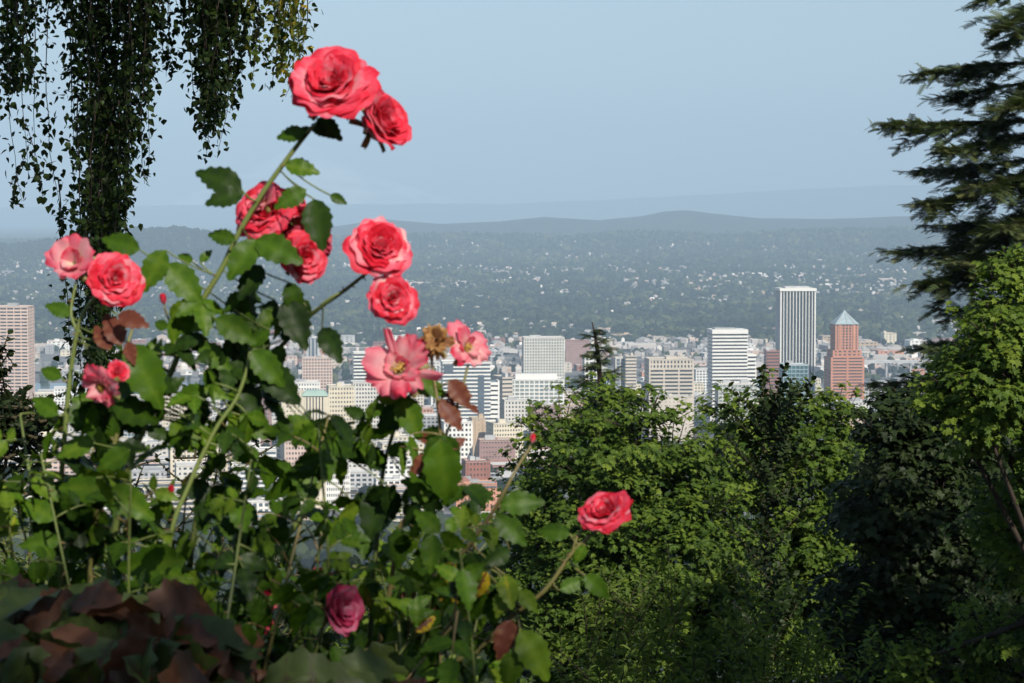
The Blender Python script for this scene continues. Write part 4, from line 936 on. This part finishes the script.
def bloom(root, c, rad, face, kind='full', label=None, seed=1):
    """one flower head: petals mesh, calyx and (when open) stamens below it"""
    r = np.random.default_rng(seed); A = axis_m(face); c = np.asarray(c, float); c = c - A[:, 2] * rad * .25; mb = MB(); base = np.array(root.location)
    if kind in ('full', 'dark'):
        n = 66
        for i in range(n):
            t = i / (n - 1); phi = i * 2.39996 + r.normal(0, .2)
            s = rad * (.46 + .60 * t ** .8) * r.uniform(.82, 1.12)
            petal(mb, phi, s, s * (.42 + .20 * t), .05 + .85 * t, .25 + 1.22 * t + r.normal(0, .10), rad * (.03 + .13 * t), rad * (.12 - .16 * t), .50 - .30 * t, .22 + .55 * t, .028 + .04 * r.random(), r.uniform(0, 6), A, c, r.normal(.04 - .08 * t, .2))
    elif kind in ('cup', 'magenta'):     # still upright, seen from the side
        n = 34
        for i in range(n):
            t = i / (n - 1); phi = i * 2.39996 + r.normal(0, .2); s = rad * (.85 + .45 * t) * r.uniform(.9, 1.08)
            petal(mb, phi, s, s * (.36 + .16 * t), .1 + .45 * t, .15 + .75 * t + r.normal(0, .1), rad * (.03 + .12 * t), rad * (.05 - .2 * t), .45 - .1 * t, .35 + .5 * t, .03, r.uniform(0, 6), A, c, r.normal(.0, .12))
    elif kind == 'open':    # loose and blown, heart showing
        n = 19
        for i in range(n):
            t = i / (n - 1); phi = i * 2.39996 + r.normal(0, .35); s = rad * (.62 + .52 * t) * r.uniform(.75, 1.12)
            petal(mb, phi, s, s * (.24 + .16 * t), .45 + .5 * t, .9 + .75 * t + r.normal(0, .30), rad * .07, rad * (.06 - .1 * t), .18 + r.uniform(-.1, .25), .35 * r.normal(.6, .8), .06, r.uniform(0, 6), A, c, r.normal(.06, .2))
    elif kind == 'broad':
        for ph, ln, wd_, lean, cp_ in [(10, 1.05, .42, 1.35, .2), (330, 1.0, .5, 1.15, .3), (285, 1.05, .52, 1.1, .3), (240, 1.05, .5, 1.2, .3), (195, 1.0, .45, 1.3, .2), (150, .8, .45, 1.5, .2), (100, .7, .42, 1.6, .1), (60, .75, .4, 1.5, .1), (310, .62, .36, .7, .5), (230, .6, .34, .7, .5), (150, .62, .42, .9, .5), (70, .55, .36, .9, .5)]:
            petal(mb, R(ph), ln * rad, wd_ * rad, lean * .6, lean + r.normal(0, .1), rad * .06, 0, cp_, .3 * r.normal(.5, .6), .045, r.uniform(0, 6), A, c, r.normal(.06, .12))
    elif kind == 'ragged':
        for ph, ln, wd_, lean, cp_ in [(5, 1.05, .44, 1.25, .25), (28, .9, .34, 1.5, .1), (305, 1.25, .12, 1.0, .1), (275, .95, .26, 1.05, .3), (258, 1.05, .30, 1.3, .2), (238, 1.1, .27, 1.15, .35), (220, 1.0, .24, 1.3, .3), (203, 1.0, .20, 1.1, .4), (180, 1.4, .13, 1.35, .2), (165, .9, .2, 1.0, .4), (148, 1.15, .24, 1.3, .2), (122, 1.15, .27, 1.25, .3), (95, .85, .36, 1.6, .1), (70, .8, .34, 1.7, .1), (320, .6, .22, .8, .4), (200, .55, .18, .7, .4), (250, .5, .2, .6, .4), (130, .55, .2, .8, .4), (30, .5, .2, .8, .4)]:
            petal(mb, R(ph), ln * rad, wd_ * rad, lean * .6, lean + r.normal(0, .12), rad * .06, 0, cp_, .3 * r.normal(.4, .8), .05, r.uniform(0, 6), A, c, r.normal(.04, .12))
    elif kind == 'dead':
        for i in range(46):
            s = rad * r.uniform(.4, .85); petal(mb, i * 2.4, s, s * r.uniform(.22, .42), r.uniform(.2, 1.5), r.uniform(.4, 2.6), rad * .1, rad * r.uniform(-.1, .3), .5 * r.normal(), .9 * r.normal(), .10, r.uniform(0, 6), A, c, r.normal(0, .25))
    elif kind == 'bud':
        for i in range(9):
            s = rad * 1.9; petal(mb, i * 2.4, s, s * .30, .30, -.18 + .02 * i, rad * .1, 0, .5, 0, .01, 0, A, c, .1)
    mm = {'full': 'petal', 'dark': 'petal_shaded', 'cup': 'petal', 'magenta': 'petal_magenta', 'open': 'petal_pale', 'ragged': 'petal_pale', 'broad': 'petal_pale', 'dead': 'petal_dead', 'bud': 'petal'}[kind]
    o = link('rose_bud' if kind == 'bud' else 'rose_bloom', mb.mesh('rose_bloom', M[mm], True), root); o.location = -base
    if label: o['label'] = label
    cx = MB(); a = A[:, 2]
    cx.tube([c - a * rad * .32, c - a * rad * .2, c - a * rad * .06, c], [rad * .05, rad * .13, rad * .14, rad * .05], 8, .45)
    for k in range(5):
        ph = k * 1.2566; petal(cx, ph, rad * .75, rad * .12, 1.3 if kind != 'bud' else .5, 2.1 if kind != 'bud' else .25, rad * .1, -rad * .05, .2, .3, .02, 0, A, c, .1, 5, 6)
    k = link('calyx', cx.mesh('calyx', M['cane'], True), o)
    if kind in ('open', 'ragged'):
        st = MB()
        for i in range(40):
            dv = nrm(A[:, 2] + r.normal(0, .38, 3)); st.tube([c, c + dv * rad * .30, c + dv * rad * .36], [rad * .008, rad * .008, rad * .026], 4)
        link('stamens', st.mesh('stamens', M['stamen']), o)
    return c - a * rad * .3

RL_T = []
def T_rose_leaf():
    """serrated ovate leaflet with folded midrib"""
    ny = 13; v = []; rows = []
    for i in range(ny):
        t = i / (ny - 1); wd = .285 * math.sin(math.pi * min(1, t ** .75)) ** .9 if 0 < t < 1 else .004
        tooth = .022 * (1 if i % 2 else -1) if 0 < t < 1 else 0
        zz = -.16 * t * t; rows.append(len(v))
        for u in (-1, -.5, 0, .5, 1): v.append((u * (wd + (tooth if abs(u) == 1 else 0)), t + (.02 if abs(u) == 1 and i % 2 else 0), zz + .42 * abs(u) * wd - .22 * u * u * wd + .020 * math.sin(t * 19) * abs(u)))
    RL_T[:] = [(.10 if u == 0 else (.05 if (i % 3 == 0) else -.03)) for i in range(ny) for u in (-1, -.5, 0, .5, 1)]
    f = [(rows[i] + j, rows[i] + j + 1, rows[i + 1] + j + 1, rows[i + 1] + j) for i in range(ny - 1) for j in range(4)]
    return np.array(v), [np.array(f)]
RLEAF = T_rose_leaf()

class Cane:
    """a stem by image points and distances, with compound leaves at its nodes"""
    def __init__(s, pts, r0=.0045, r1=.0022, tint=.5):
        p = np.array([P(*q) for q in pts]); n = len(p); t = np.arange(n); tt = np.linspace(0, n - 1, n * 6)
        # Catmull-Rom through the points
        pp = np.vstack([2 * p[0] - p[1], p, 2 * p[-1] - p[-2]]); out = []
        for x in tt:
            i = min(int(x), n - 2); f = x - i; a, b, c, d = pp[i], pp[i + 1], pp[i + 2], pp[i + 3]
            out.append(.5 * (2 * b + (c - a) * f + (2 * a - 5 * b + 4 * c - d) * f * f + (3 * b - a - 3 * c + d) * f ** 3))
        s.p = np.array(out); s.mb = MB(); s.mb.tube(s.p, np.linspace(r0, r1, len(s.p)), 8, tint)
        s.loc, s.y, s.n, s.s, s.t = [], [], [], [], []; s.tint = tint
        L = np.linalg.norm(np.diff(s.p, axis=0), axis=1); s.cum = np.concatenate([[0], np.cumsum(L)])
        for k in range(int(s.cum[-1] / .035)):       # thorns
            q, ax = s.at(rng.random()); o = nrm(np.cross(ax, rdir(1)[0])); s.mb.tube([q + o * r1, q + o * (r1 + .002) , q + o * (r1 + .006) - ax * .002], [.0016, .001, .0002], 4, .95, False)
    def at(s, f):
        x = f * s.cum[-1]; q = np.array([np.interp(x, s.cum, s.p[:, i]) for i in range(3)]); k = min(np.searchsorted(s.cum, x), len(s.p) - 1); k = max(k, 1)
        return q, nrm(s.p[k] - s.p[k - 1])
    def leaflet(s, base, y, n, size, tint):
        s.loc.append(base); s.y.append(y); s.n.append(n); s.s.append(size); s.t.append(tint)
    def compound(s, f, size=.036, tone=.5, k=None):
        q, ax = s.at(f); o = nrm(np.cross(ax, rdir(1)[0])); o = nrm(o + np.array((0, -.25, 0)))
        dirv = nrm(o + ax * .35 + np.array((0, 0, .1))); L = size * rng.uniform(1.4, 2.1); e = q + dirv * L - np.array((0, 0, .18 * L))
        pts = bez(q, q + dirv * L * .6, e, 7); s.mb.tube(pts, np.linspace(.0014, .0008, 7), 5, min(1, s.tint + .1))
        up = nrm(np.array((.1, -.6, .65)) + rng.normal(0, .55, 3)); tn = np.clip(tone + rng.normal(0, .16), .03, .64)
        s.leaflet(e, nrm(pts[-1] - pts[-2] + (0, 0, -.15)), up, size * rng.uniform(1.0, 1.3), tn)
        for j in range(k if k is not None else rng.integers(1, 3)):
            b = pts[6 - 2 * (j + 1)] if j < 3 else pts[1]; ax2 = nrm(pts[-1] - pts[0]); lat = nrm(np.cross(ax2, up))
            for sg in (-1, 1):
                s.leaflet(b, nrm(lat * sg + ax2 * .55 + rng.normal(0, .18, 3)), nrm(up + rng.normal(0, .25, 3)), size * rng.uniform(.75, 1.1), np.clip(tn + rng.normal(0, .06), .03, .66))
    def shown(s, bx, by, tx, ty, d, wide=None, tint=.5, face=(0, -1, .35), roll=0):
        """a leaflet whose base and tip are known, with a short stalk back to the cane"""
        a = P(bx, by, d); e = P(tx, ty, d + rng.normal(0, .012)); L = np.linalg.norm(e - a)
        i = np.argmin(np.linalg.norm(s.p - a, axis=1)); q = s.p[i]
        if np.linalg.norm(q - a) < .14: s.mb.tube(bez(q, (q + a) / 2 - (0, 0, .006), a, 5), .0011, 5, s.tint)
        s.leaflet(a, nrm(e - a), nrm(np.array(face) + rng.normal(0, .12, 3)), L, tint)
    def finish(s, root):
        base = np.array(root.location); o = link('cane', s.mb.mesh('cane', M['cane'], True), root); o.location = -base
        if s.loc:
            mb = MB(); mb.inst(RLEAF[0], RLEAF[1], frames(np.array(s.n), np.array(s.y), np.array(s.s)), np.array(s.loc), np.array(s.t), np.where(np.array(s.t)[:, None] < .79, np.array(RL_T)[None], 0).mean(0))
            link('foliage', mb.mesh('foliage', M['rose_leaf'], True), o)
        return o

def rose_bushes():
    D = 3.0
    def root_at(px, label): b = P(px, 683, D); return thing('rose_bush', label, 'rose bush', (b[0], D, gz(b[0], D)))
    def low(px): b = (px, 1010, D); return b
    big = root_at(200, 'tall rose bush in the middle left with red blooms on long green canes')
    lft = root_at(60, 'smaller rose bush at the left with paired pink blooms below the birch')
    rgt = root_at(420, 'low arching rose bush with one red bloom reaching right over the shrubs')
    C = []
    def cane(root, pts, *a, leaves=(), size=.034, tone=.5, **k):
        c = Cane(pts, *a, **k); C.append((c, root))
        for f in leaves: c.compound(f, size, tone)
        return c
    # --- tall bush
    main = cane(big, [(150, 1000, 3.05), (104, 690, 3.0), (109, 575, 2.98), (125, 478, 2.98), (150, 415, 2.98), (172, 370, 3.0), (193, 317, 3.0), (222, 268, 3.0), (237, 236, 3.0), (262, 194, 3.0), (290, 155, 3.0), (312, 127, 3.0)], (.0050), .0028, leaves=(.36, .42, .47, .55, .60, .65, .70), size=.036)
    for q in [(242, 190, 195, 168, 2.97, .10), (244, 193, 206, 206, 2.96, .12), (306, 190, 281, 210, 2.93, .42), (314, 199, 321, 246, 2.94, .15), (256, 240, 230, 282, 2.95, .45), (256, 240, 298, 270, 2.95, .42), (262, 266, 248, 305, 2.98, .08), (288, 282, 300, 318, 2.97, .30), (165, 250, 146, 292, 2.97, .50), (166, 264, 203, 302, 2.97, .48), (140, 250, 104, 240, 2.98, .40), (193, 262, 178, 252, 3.02, .45), (200, 262, 212, 250, 3.0, .45), (130, 344, 161, 406, 2.93, .46), (216, 318, 252, 345, 2.95, .45), (216, 318, 190, 330, 2.96, .5), (235, 335, 262, 322, 2.99, .42), (200, 345, 232, 372, 2.97, .46), (210, 390, 176, 402, 2.97, .44), (172, 420, 190, 450, 2.95, .55), (192, 425, 215, 455, 2.95, .52), (248, 432, 226, 400, 2.96, .6), (240, 415, 275, 440, 2.96, .52), (275, 300, 262, 330, 3.0, .10), (270, 330, 246, 350, 2.97, .40), (330, 195, 346, 202, 2.99, .3), (306, 132, 276, 137, 2.99, .35), (310, 127, 296, 140, 3.0, .08), (318, 118, 342, 140, 3.02, .06), (312, 124, 330, 136, 3.02, .10), (168, 328, 150, 318, 2.97, .45), (150, 415, 128, 400, 2.95, .4), (146, 428, 168, 440, 2.95, .2), (285, 165, 318, 178, 3.0, .5), (236, 240, 208, 232, 2.98, .35), (186, 335, 214, 352, 2.99, .12), (180, 352, 160, 345, 2.97, .5), (160, 395, 185, 380, 2.96, .15)]:
        main.shown(*q[:5], tint=q[5])
    dark = cane(big, [(230, 1000, 3.1), (190, 640, 3.08), (200, 500, 3.06), (225, 420, 3.05), (252, 378, 3.04), (285, 342, 3.03), (312, 314, 3.0), (345, 290, 2.98), (368, 272, 2.96)], .0046, .0022, tint=.15, leaves=(.4, .48, .55, .62, .68, .75), size=.034, tone=.35)
    for q in [(285, 300, 305, 352, 2.97, .08), (308, 300, 282, 340, 3.0, .10), (322, 328, 342, 366, 2.96, .05), (262, 365, 300, 405, 2.96, .10), (252, 350, 280, 385, 2.95, .42), (236, 380, 262, 420, 2.97, .08), (238, 360, 225, 400, 2.97, .12), (205, 400, 195, 440, 2.98, .10)]: dark.shown(*q[:5], tint=q[5])
    cane(big, [(178, 352, 2.99), (172, 330, 2.98), (164, 306, 2.97)], .0016, .0012, tint=.8)
    cane(big, [(190, 480, 2.95), (178, 500, 2.95), (172, 498, 2.94)], .0014, .001, tint=.6)
    tw = cane(big, [(345, 290, 2.98), (330, 298, 2.97), (320, 305, 2.96)], .0016, .001)
    mid = cane(big, [(190, 1000, 3.0), (215, 690, 2.96), (240, 600, 2.95), (290, 532, 2.96), (318, 488, 2.97), (347, 446, 2.98), (366, 415, 2.98), (388, 385, 2.96)], .005, .0024, leaves=(.30, .38, .46, .54, .62, .70, .78, .86, .92), size=.032)
    for q in [(366, 418, 385, 404, 2.95, .42), (366, 418, 344, 408, 2.97, .2), (378, 400, 398, 392, 2.95, .5), (400, 395, 420, 440, 2.97, .48), (405, 400, 380, 440, 3.0, .2), (345, 445, 322, 430, 2.97, .35), (347, 446, 380, 460, 2.97, .46), (318, 488, 284, 470, 2.96, .5), (408, 376, 440, 398, 2.96, .45)]: mid.shown(*q[:5], tint=q[5])
    vert = cane(big, [(280, 1000, 3.08), (360, 690, 3.05), (375, 560, 3.04), (381, 487, 3.04), (388, 450, 3.03), (398, 420, 3.02), (410, 395, 3.0)], .004, .002, tint=.2, leaves=(.42, .5, .58, .66, .74, .8), size=.032, tone=.35)
    for q in [(383, 485, 374, 540, 3.0, .06), (388, 455, 412, 440, 3.0, .42), (385, 470, 360, 440, 3.02, .15), (412, 470, 452, 462, 2.98, .4), (408, 480, 440, 512, 2.96, .5)]: vert.shown(*q[:5], tint=q[5])
    red = cane(big, [(300, 1000, 3.0), (380, 640, 2.97), (398, 537, 2.96), (409, 514, 2.96), (425, 486, 2.95), (440, 448, 2.95), (437, 400, 2.96), (432, 365, 2.97), (434, 350, 2.98)], .0036, .0016, tint=.85, leaves=(.40, .5, .6), size=.028)
    for q in [(440, 440, 447, 508, 2.93, .48), (440, 400, 462, 420, 2.95, .97), (448, 448, 466, 438, 2.95, .98), (437, 442, 415, 432, 2.96, .99), (470, 405, 478, 415, 2.97, .97), (432, 470, 425, 500, 2.95, .55), (430, 455, 410, 475, 2.95, .97), (445, 395, 470, 398, 2.96, .96), (450, 380, 468, 402, 2.95, .96), (425, 486, 400, 480, 2.96, .45)]: red.shown(*q[:5], tint=q[5])
    side = cane(big, [(440, 448, 2.95), (452, 420, 2.96), (462, 390, 2.97), (468, 365, 2.98)], .002, .0016, tint=.7)
    c3 = cane(big, [(160, 1000, 2.95), (165, 690, 2.92), (169, 547, 2.92), (189, 485, 2.93), (215, 430, 2.94), (238, 395, 2.95), (250, 350, 2.96), (240, 322, 2.98)], .0037, .002, leaves=(.34, .42, .5, .58, .64, .70), size=.035)
    # --- left bush
    l1 = cane(lft, [(40, 1000, 3.0), (62, 690, 2.98), (60, 520, 2.97), (66, 420, 2.96), (71, 370, 2.96), (77, 332, 2.96), (84, 312, 2.96), (97, 295, 2.96)], .0042, .002, leaves=(.42, .52, .60), size=.034)
    l2 = cane(lft, [(77, 332, 2.96), (71, 312, 2.97), (76, 282, 2.98)], .0022, .0016)
    l3 = cane(lft, [(79, 330, 2.96), (86, 348, 2.97), (97, 372, 2.98)], .0018, .0014)
    l4 = cane(lft, [(70, 1000, 3.0), (95, 690, 2.98), (90, 560, 2.97), (105, 480, 2.95), (118, 430, 2.95), (124, 400, 2.95), (127, 350, 2.96), (132, 330, 2.97)], .004, .002, tint=.7, leaves=(.36, .45, .54), size=.036)
    for q in [(110, 490, 58, 487, 2.90, .50), (110, 488, 154, 520, 2.90, .50), (186, 560, 118, 568, 2.88, .48), (72, 315, 46, 306, 2.97, .42), (62, 378, 44, 367, 2.96, .45), (58, 415, 30, 395, 2.95, .46), (92, 375, 120, 398, 2.90, .47), (110, 350, 96, 320, 2.93, .97), (122, 345, 105, 310, 2.93, .985), (128, 342, 132, 362, 2.93, .97), (118, 315, 148, 330, 2.92, .99), (75, 430, 80, 395, 2.99, .35), (55, 520, 20, 500, 2.93, .5), (60, 540, 25, 548, 2.9, .46), (95, 440, 60, 445, 2.93, .55), (130, 450, 95, 470, 2.92, .46)]: l1.shown(*q[:5], tint=q[5])
    # --- right bush
    r1 = cane(rgt, [(400, 1000, 3.0), (440, 700, 2.95), (478, 652, 2.94), (510, 618, 2.93), (545, 590, 2.92), (572, 553, 2.92), (590, 536, 2.92)], .004, .002, tint=.75, leaves=(.5,), size=.03)
    for q in [(570, 534, 538, 528, 2.92, .42), (560, 590, 585, 578, 2.9, .46), (585, 575, 610, 598, 2.9, .44), (585, 545, 575, 562, 2.9, .5), (487, 572, 470, 600, 2.9, .86), (520, 590, 535, 612, 2.9, .62), (505, 590, 498, 618, 2.9, .68), (512, 620, 500, 660, 2.9, .97), (520, 630, 545, 680, 2.88, .60), (515, 650, 508, 690, 2.88, .55)]: r1.shown(*q[:5], tint=q[5])
    r1b = cane(rgt, [(572, 553, 2.92), (576, 540, 2.92), (584, 525, 2.93)], .0018, .0012, tint=.7)
    r2 = cane(rgt, [(360, 1000, 2.98), (395, 690, 2.93), (421, 601, 2.92), (455, 562, 2.92), (490, 516, 2.92), (505, 490, 2.92), (518, 466, 2.93), (531, 446, 2.94)], .0038, .0016, tint=.8, leaves=(.46, .54, .62), size=.03)
    for q in [(500, 505, 545, 500, 2.93, .44), (495, 515, 520, 545, 2.93, .35), (455, 562, 440, 590, 2.9, .86), (448, 600, 465, 620, 2.88, .87), (430, 612, 455, 600, 2.88, .88), (480, 570, 468, 592, 2.9, .66), (505, 575, 512, 612, 2.9, .70)]: r2.shown(*q[:5], tint=q[5])
    r3 = cane(rgt, [(455, 562, 2.92), (487, 568, 2.91), (510, 580, 2.9)], .0022, .0012, tint=.6)
    def sprinkle(c, n, x0, x1, y0, y1, d0):
        for k in range(n):
            bx, by = rng.uniform(x0, x1), rng.uniform(y0, y1); a = rng.uniform(0, 6.28); L = rng.uniform(24, 40)
            q = P(bx, by, d0); i = np.argmin(np.linalg.norm(c.p - q, axis=1)); p = c.p[i]
            c.mb.tube(bez(p, (p + q) / 2 + rng.normal(0, .006, 3) + (0, 0, .008), q, 6), np.linspace(.0014, .0008, 6), 5, c.tint)
            up = nrm(np.array((.15, -.65, .5)) + rng.normal(0, .5, 3)); t = rng.choice([.04, .10, .3, .42, .5, .56])
            e = P(bx + L * math.cos(a), by + L * (.35 + .65 * abs(math.sin(a))), d0 + rng.normal(0, .02)); c.leaflet(q, nrm(e - q), up, np.linalg.norm(e - q), t)
            if rng.random() < .7:
                for sg in (-1, 1): c.leaflet(q, nrm(np.cross(nrm(e - q), up) * sg + .5 * nrm(e - q)), nrm(up + rng.normal(0, .3, 3)), np.linalg.norm(e - q) * .8, np.clip(t + rng.normal(0, .05), .03, .64))
    sprinkle(main, 16, 140, 235, 300, 440, 2.97); sprinkle(dark, 18, 215, 315, 290, 430, 3.0); sprinkle(c3, 12, 160, 260, 380, 500, 2.94)
    sprinkle(mid, 16, 285, 400, 410, 520, 2.97); sprinkle(red, 8, 390, 470, 430, 540, 2.95); sprinkle(l4, 12, 60, 150, 400, 540, 2.95); sprinkle(l1, 8, 15, 100, 430, 560, 2.95); sprinkle(r2, 8, 430, 530, 520, 650, 2.92)
    # --- filler canes low down
    for i in range(58):
        tx = rng.uniform(-10, 500); lim = 400 if tx < 330 else 455
        ty = rng.uniform(lim, 640) if tx < 400 else rng.uniform(520, 650)
        d0 = rng.uniform(2.8, 3.25); root = lft if tx < 120 else (big if tx < 380 else rgt); bx = {id(lft): 60, id(big): 200, id(rgt): 420}[id(root)] + rng.normal(0, 40)
        xm = (bx + tx) / 2 + rng.normal(0, 25)
        k = cane(root, [(bx, 1000, d0), ((bx + xm) / 2, 780, d0), (xm, 660 + (ty - 560) * .3, d0 + rng.normal(0, .05)), (tx, ty, d0 + rng.normal(0, .1))], .003, .0013, tint=rng.choice([.2, .45, .6, .8]))
        for f in np.arange(.40, 1.0, .066): k.compound(f + rng.normal(0, .02), rng.uniform(.024, .040), rng.choice([.15, .3, .45, .55, .62]))
        if rng.random() < .18:
            q, ax = k.at(.97); k.leaflet(q, ax, nrm(np.array((0, -1, .4))), .03, rng.choice([.87, .97, .7]))
    for c, root in C: c.finish(root)
    # --- blooms: (bush, column, row, distance, radius px, facing, kind, label)
    BL = [(big, 331, 86, 2.98, 43, (-.10, -.80, .60), 'full', 'largest full coral rose at the top of the bush'),
          (big, 377, 125, 3.01, 33, (.75, -.55, .42), 'cup', 'coral rose half open and turned right under the topmost bloom'),
          (big, 266, 214, 3.03, 32, (-.35, -.75, .55), 'full', 'crumpled coral rose behind green leaves'),
          (big, 300, 226, 3.06, 32, (.35, .30, .55), 'dark', 'deep shaded rose facing away, its shade put into the petal colour'),
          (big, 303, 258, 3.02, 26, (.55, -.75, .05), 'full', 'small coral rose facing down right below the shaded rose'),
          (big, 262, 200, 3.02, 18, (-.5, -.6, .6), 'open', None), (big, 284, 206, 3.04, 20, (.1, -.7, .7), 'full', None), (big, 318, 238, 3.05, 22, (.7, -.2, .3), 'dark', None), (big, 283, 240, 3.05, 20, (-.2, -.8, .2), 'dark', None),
          (big, 379, 249, 2.97, 32, (.35, -.80, .50), 'full', 'full coral rose above its twin at right'),
          (big, 357, 244, 2.99, 16, (-.7, -.55, .3), 'open', None),
          (big, 392, 299, 2.96, 24, (.30, -.95, .15), 'full', 'smaller coral rose just below its twin'),
          (big, 398, 368, 2.95, 38, (-.10, -.85, .45), 'ragged', 'ragged pale pink rose with yellow heart'),
          (big, 436, 341, 2.96, 22, (0, -.8, .5), 'dead', 'withered tan rose head'),
          (big, 468, 347, 2.98, 26, (.5, -.7, .3), 'open', 'faded pink rose with drooping petals beside the withered head'),
          (lft, 72, 260, 2.98, 27, (-.15, -.85, .45), 'broad', 'pale pink rose of broad petals'),
          (lft, 114, 280, 2.94, 27, (.35, -.75, .25), 'full', 'coral rose leaning on the pale rose'),
          (lft, 101, 388, 2.86, 24, (-.4, -.75, -.2), 'open', 'tattered pink rose behind a green leaf'),
          (lft, 117, 373, 2.88, 12, (.3, -.8, .3), 'cup', None),
          (rgt, 606, 513, 2.92, 26, (-.35, -.55, .75), 'full', 'single red rose on the far right cane'),
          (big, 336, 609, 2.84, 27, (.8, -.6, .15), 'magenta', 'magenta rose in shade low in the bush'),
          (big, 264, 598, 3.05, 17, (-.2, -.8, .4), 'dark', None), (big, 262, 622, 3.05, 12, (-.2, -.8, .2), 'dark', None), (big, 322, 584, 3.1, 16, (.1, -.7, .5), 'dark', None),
          (lft, 164, 303, 2.97, 6, (-.1, -.3, .9), 'bud', None), (lft, 171, 494, 2.94, 6, (.1, -.4, .9), 'bud', None), (rgt, 532, 442, 2.94, 5, (.2, 0, 1), 'bud', None), (rgt, 587, 521, 2.93, 4, (.3, 0, 1), 'bud', None)]
    for i, (root, px, py, d, rp, face, kind, lab) in enumerate(BL):
        bloom(root, P(px, py, d), rp / F * d, face, kind, lab, 40 + i)
rng = np.random.default_rng(209)
rose_bushes()

# ------------------------------------------------------------------ bronze-leaved plant close to the camera
def bronze_plant():
    b = P(150, 683, 2.5); base = np.array((b[0], 2.5, gz(b[0], 2.5)))
    root = thing('bronze_shrub', 'blurred dark shrub of large green and bronze leaves at lower left', 'shrub', base)
    st = MB(); loc, yd, nn, ss, tt = [], [], [], [], []
    for i in range(420):
        px = rng.uniform(-60, 505); edge = np.interp(px, [-60, 0, 100, 180, 250, 380, 500], [566, 570, 572, 588, 632, 655, 690])
        row = rng.random() ** .8; py = edge + 20 + row * 190; d = 2.72 - row * .38 + rng.normal(0, .03)
        c = P(px, py, d); tip = nrm(np.array((rng.normal(0, .8), -rng.uniform(.2, 1), rng.normal(-.25, .3))))
        loc.append(c); yd.append(tip); nn.append(nrm(np.array((rng.normal(0, .45), -.5, .8)) + rng.normal(0, .4, 3))); ss.append(rng.uniform(.065, .125)); tt.append(rng.choice([.12, .22, .30, .36, .70, .76, .84]) + rng.normal(0, .05))
        if i % 4 == 0:
            s = base + np.array((rng.normal(0, .12), rng.normal(0, .08), 0)); st.tube(bez(s, (s + c) / 2 + rng.normal(0, .03, 3), c, 6), np.linspace(.006, .002, 6), 5)
    v = RLEAF[0].copy(); v[:, 0] *= 1.2; v[:, 2] = v[:, 2] * 1.9 + .03 * np.sin(v[:, 1] * 30) * np.abs(v[:, 0])
    mb = MB(); mb.inst(v - (0, .4, 0), RLEAF[1], frames(np.array(nn), np.array(yd), np.array(ss)), np.array(loc), np.clip(tt, 0, 1), np.array(RL_T) * 1.8)
    o = link('stems', st.mesh('stems', M['stem'], True), root); o.location = -base
    o = link('foliage', mb.mesh('foliage', M['bronze'], True), root); o.location = -base
rng = np.random.default_rng(210)
bronze_plant()

# unseen foliage added behind the viewer to keep the nearest leaves in shade
def shade_hedge():
    root_y = -1.7; base = np.array((2.7, root_y, gz(0, root_y))); N = 42000
    p = np.stack([rng.uniform(0, 5.4, N), rng.normal(root_y, .28, N), rng.uniform(base[2], 3.55, N) - .12 * rng.random(N)], -1)
    mb = MB(); mb.inst(LEAF[0], LEAF[1], frames(rdir(N), rdir(N), rng.uniform(.05, .09, N)), p, rng.random(N))
    root = thing('shade_hedge', 'unseen clipped dark green foliage added behind the viewer to cast shade', 'shade_hedge', base)
    o = link('foliage', mb.mesh('foliage', M['darkleaf']), root); o.location = -base
    st = MB()
    for x in np.linspace(0.2, 5.2, 12): st.tube([(x, root_y, base[2] - .2), (x + .05, root_y, 0), (x, root_y, 2.8)], [.03, .02, .008], 6)
    o = link('stems', st.mesh('stems', M['stem'], True), root); o.location = -base
rng = np.random.default_rng(211)
shade_hedge()
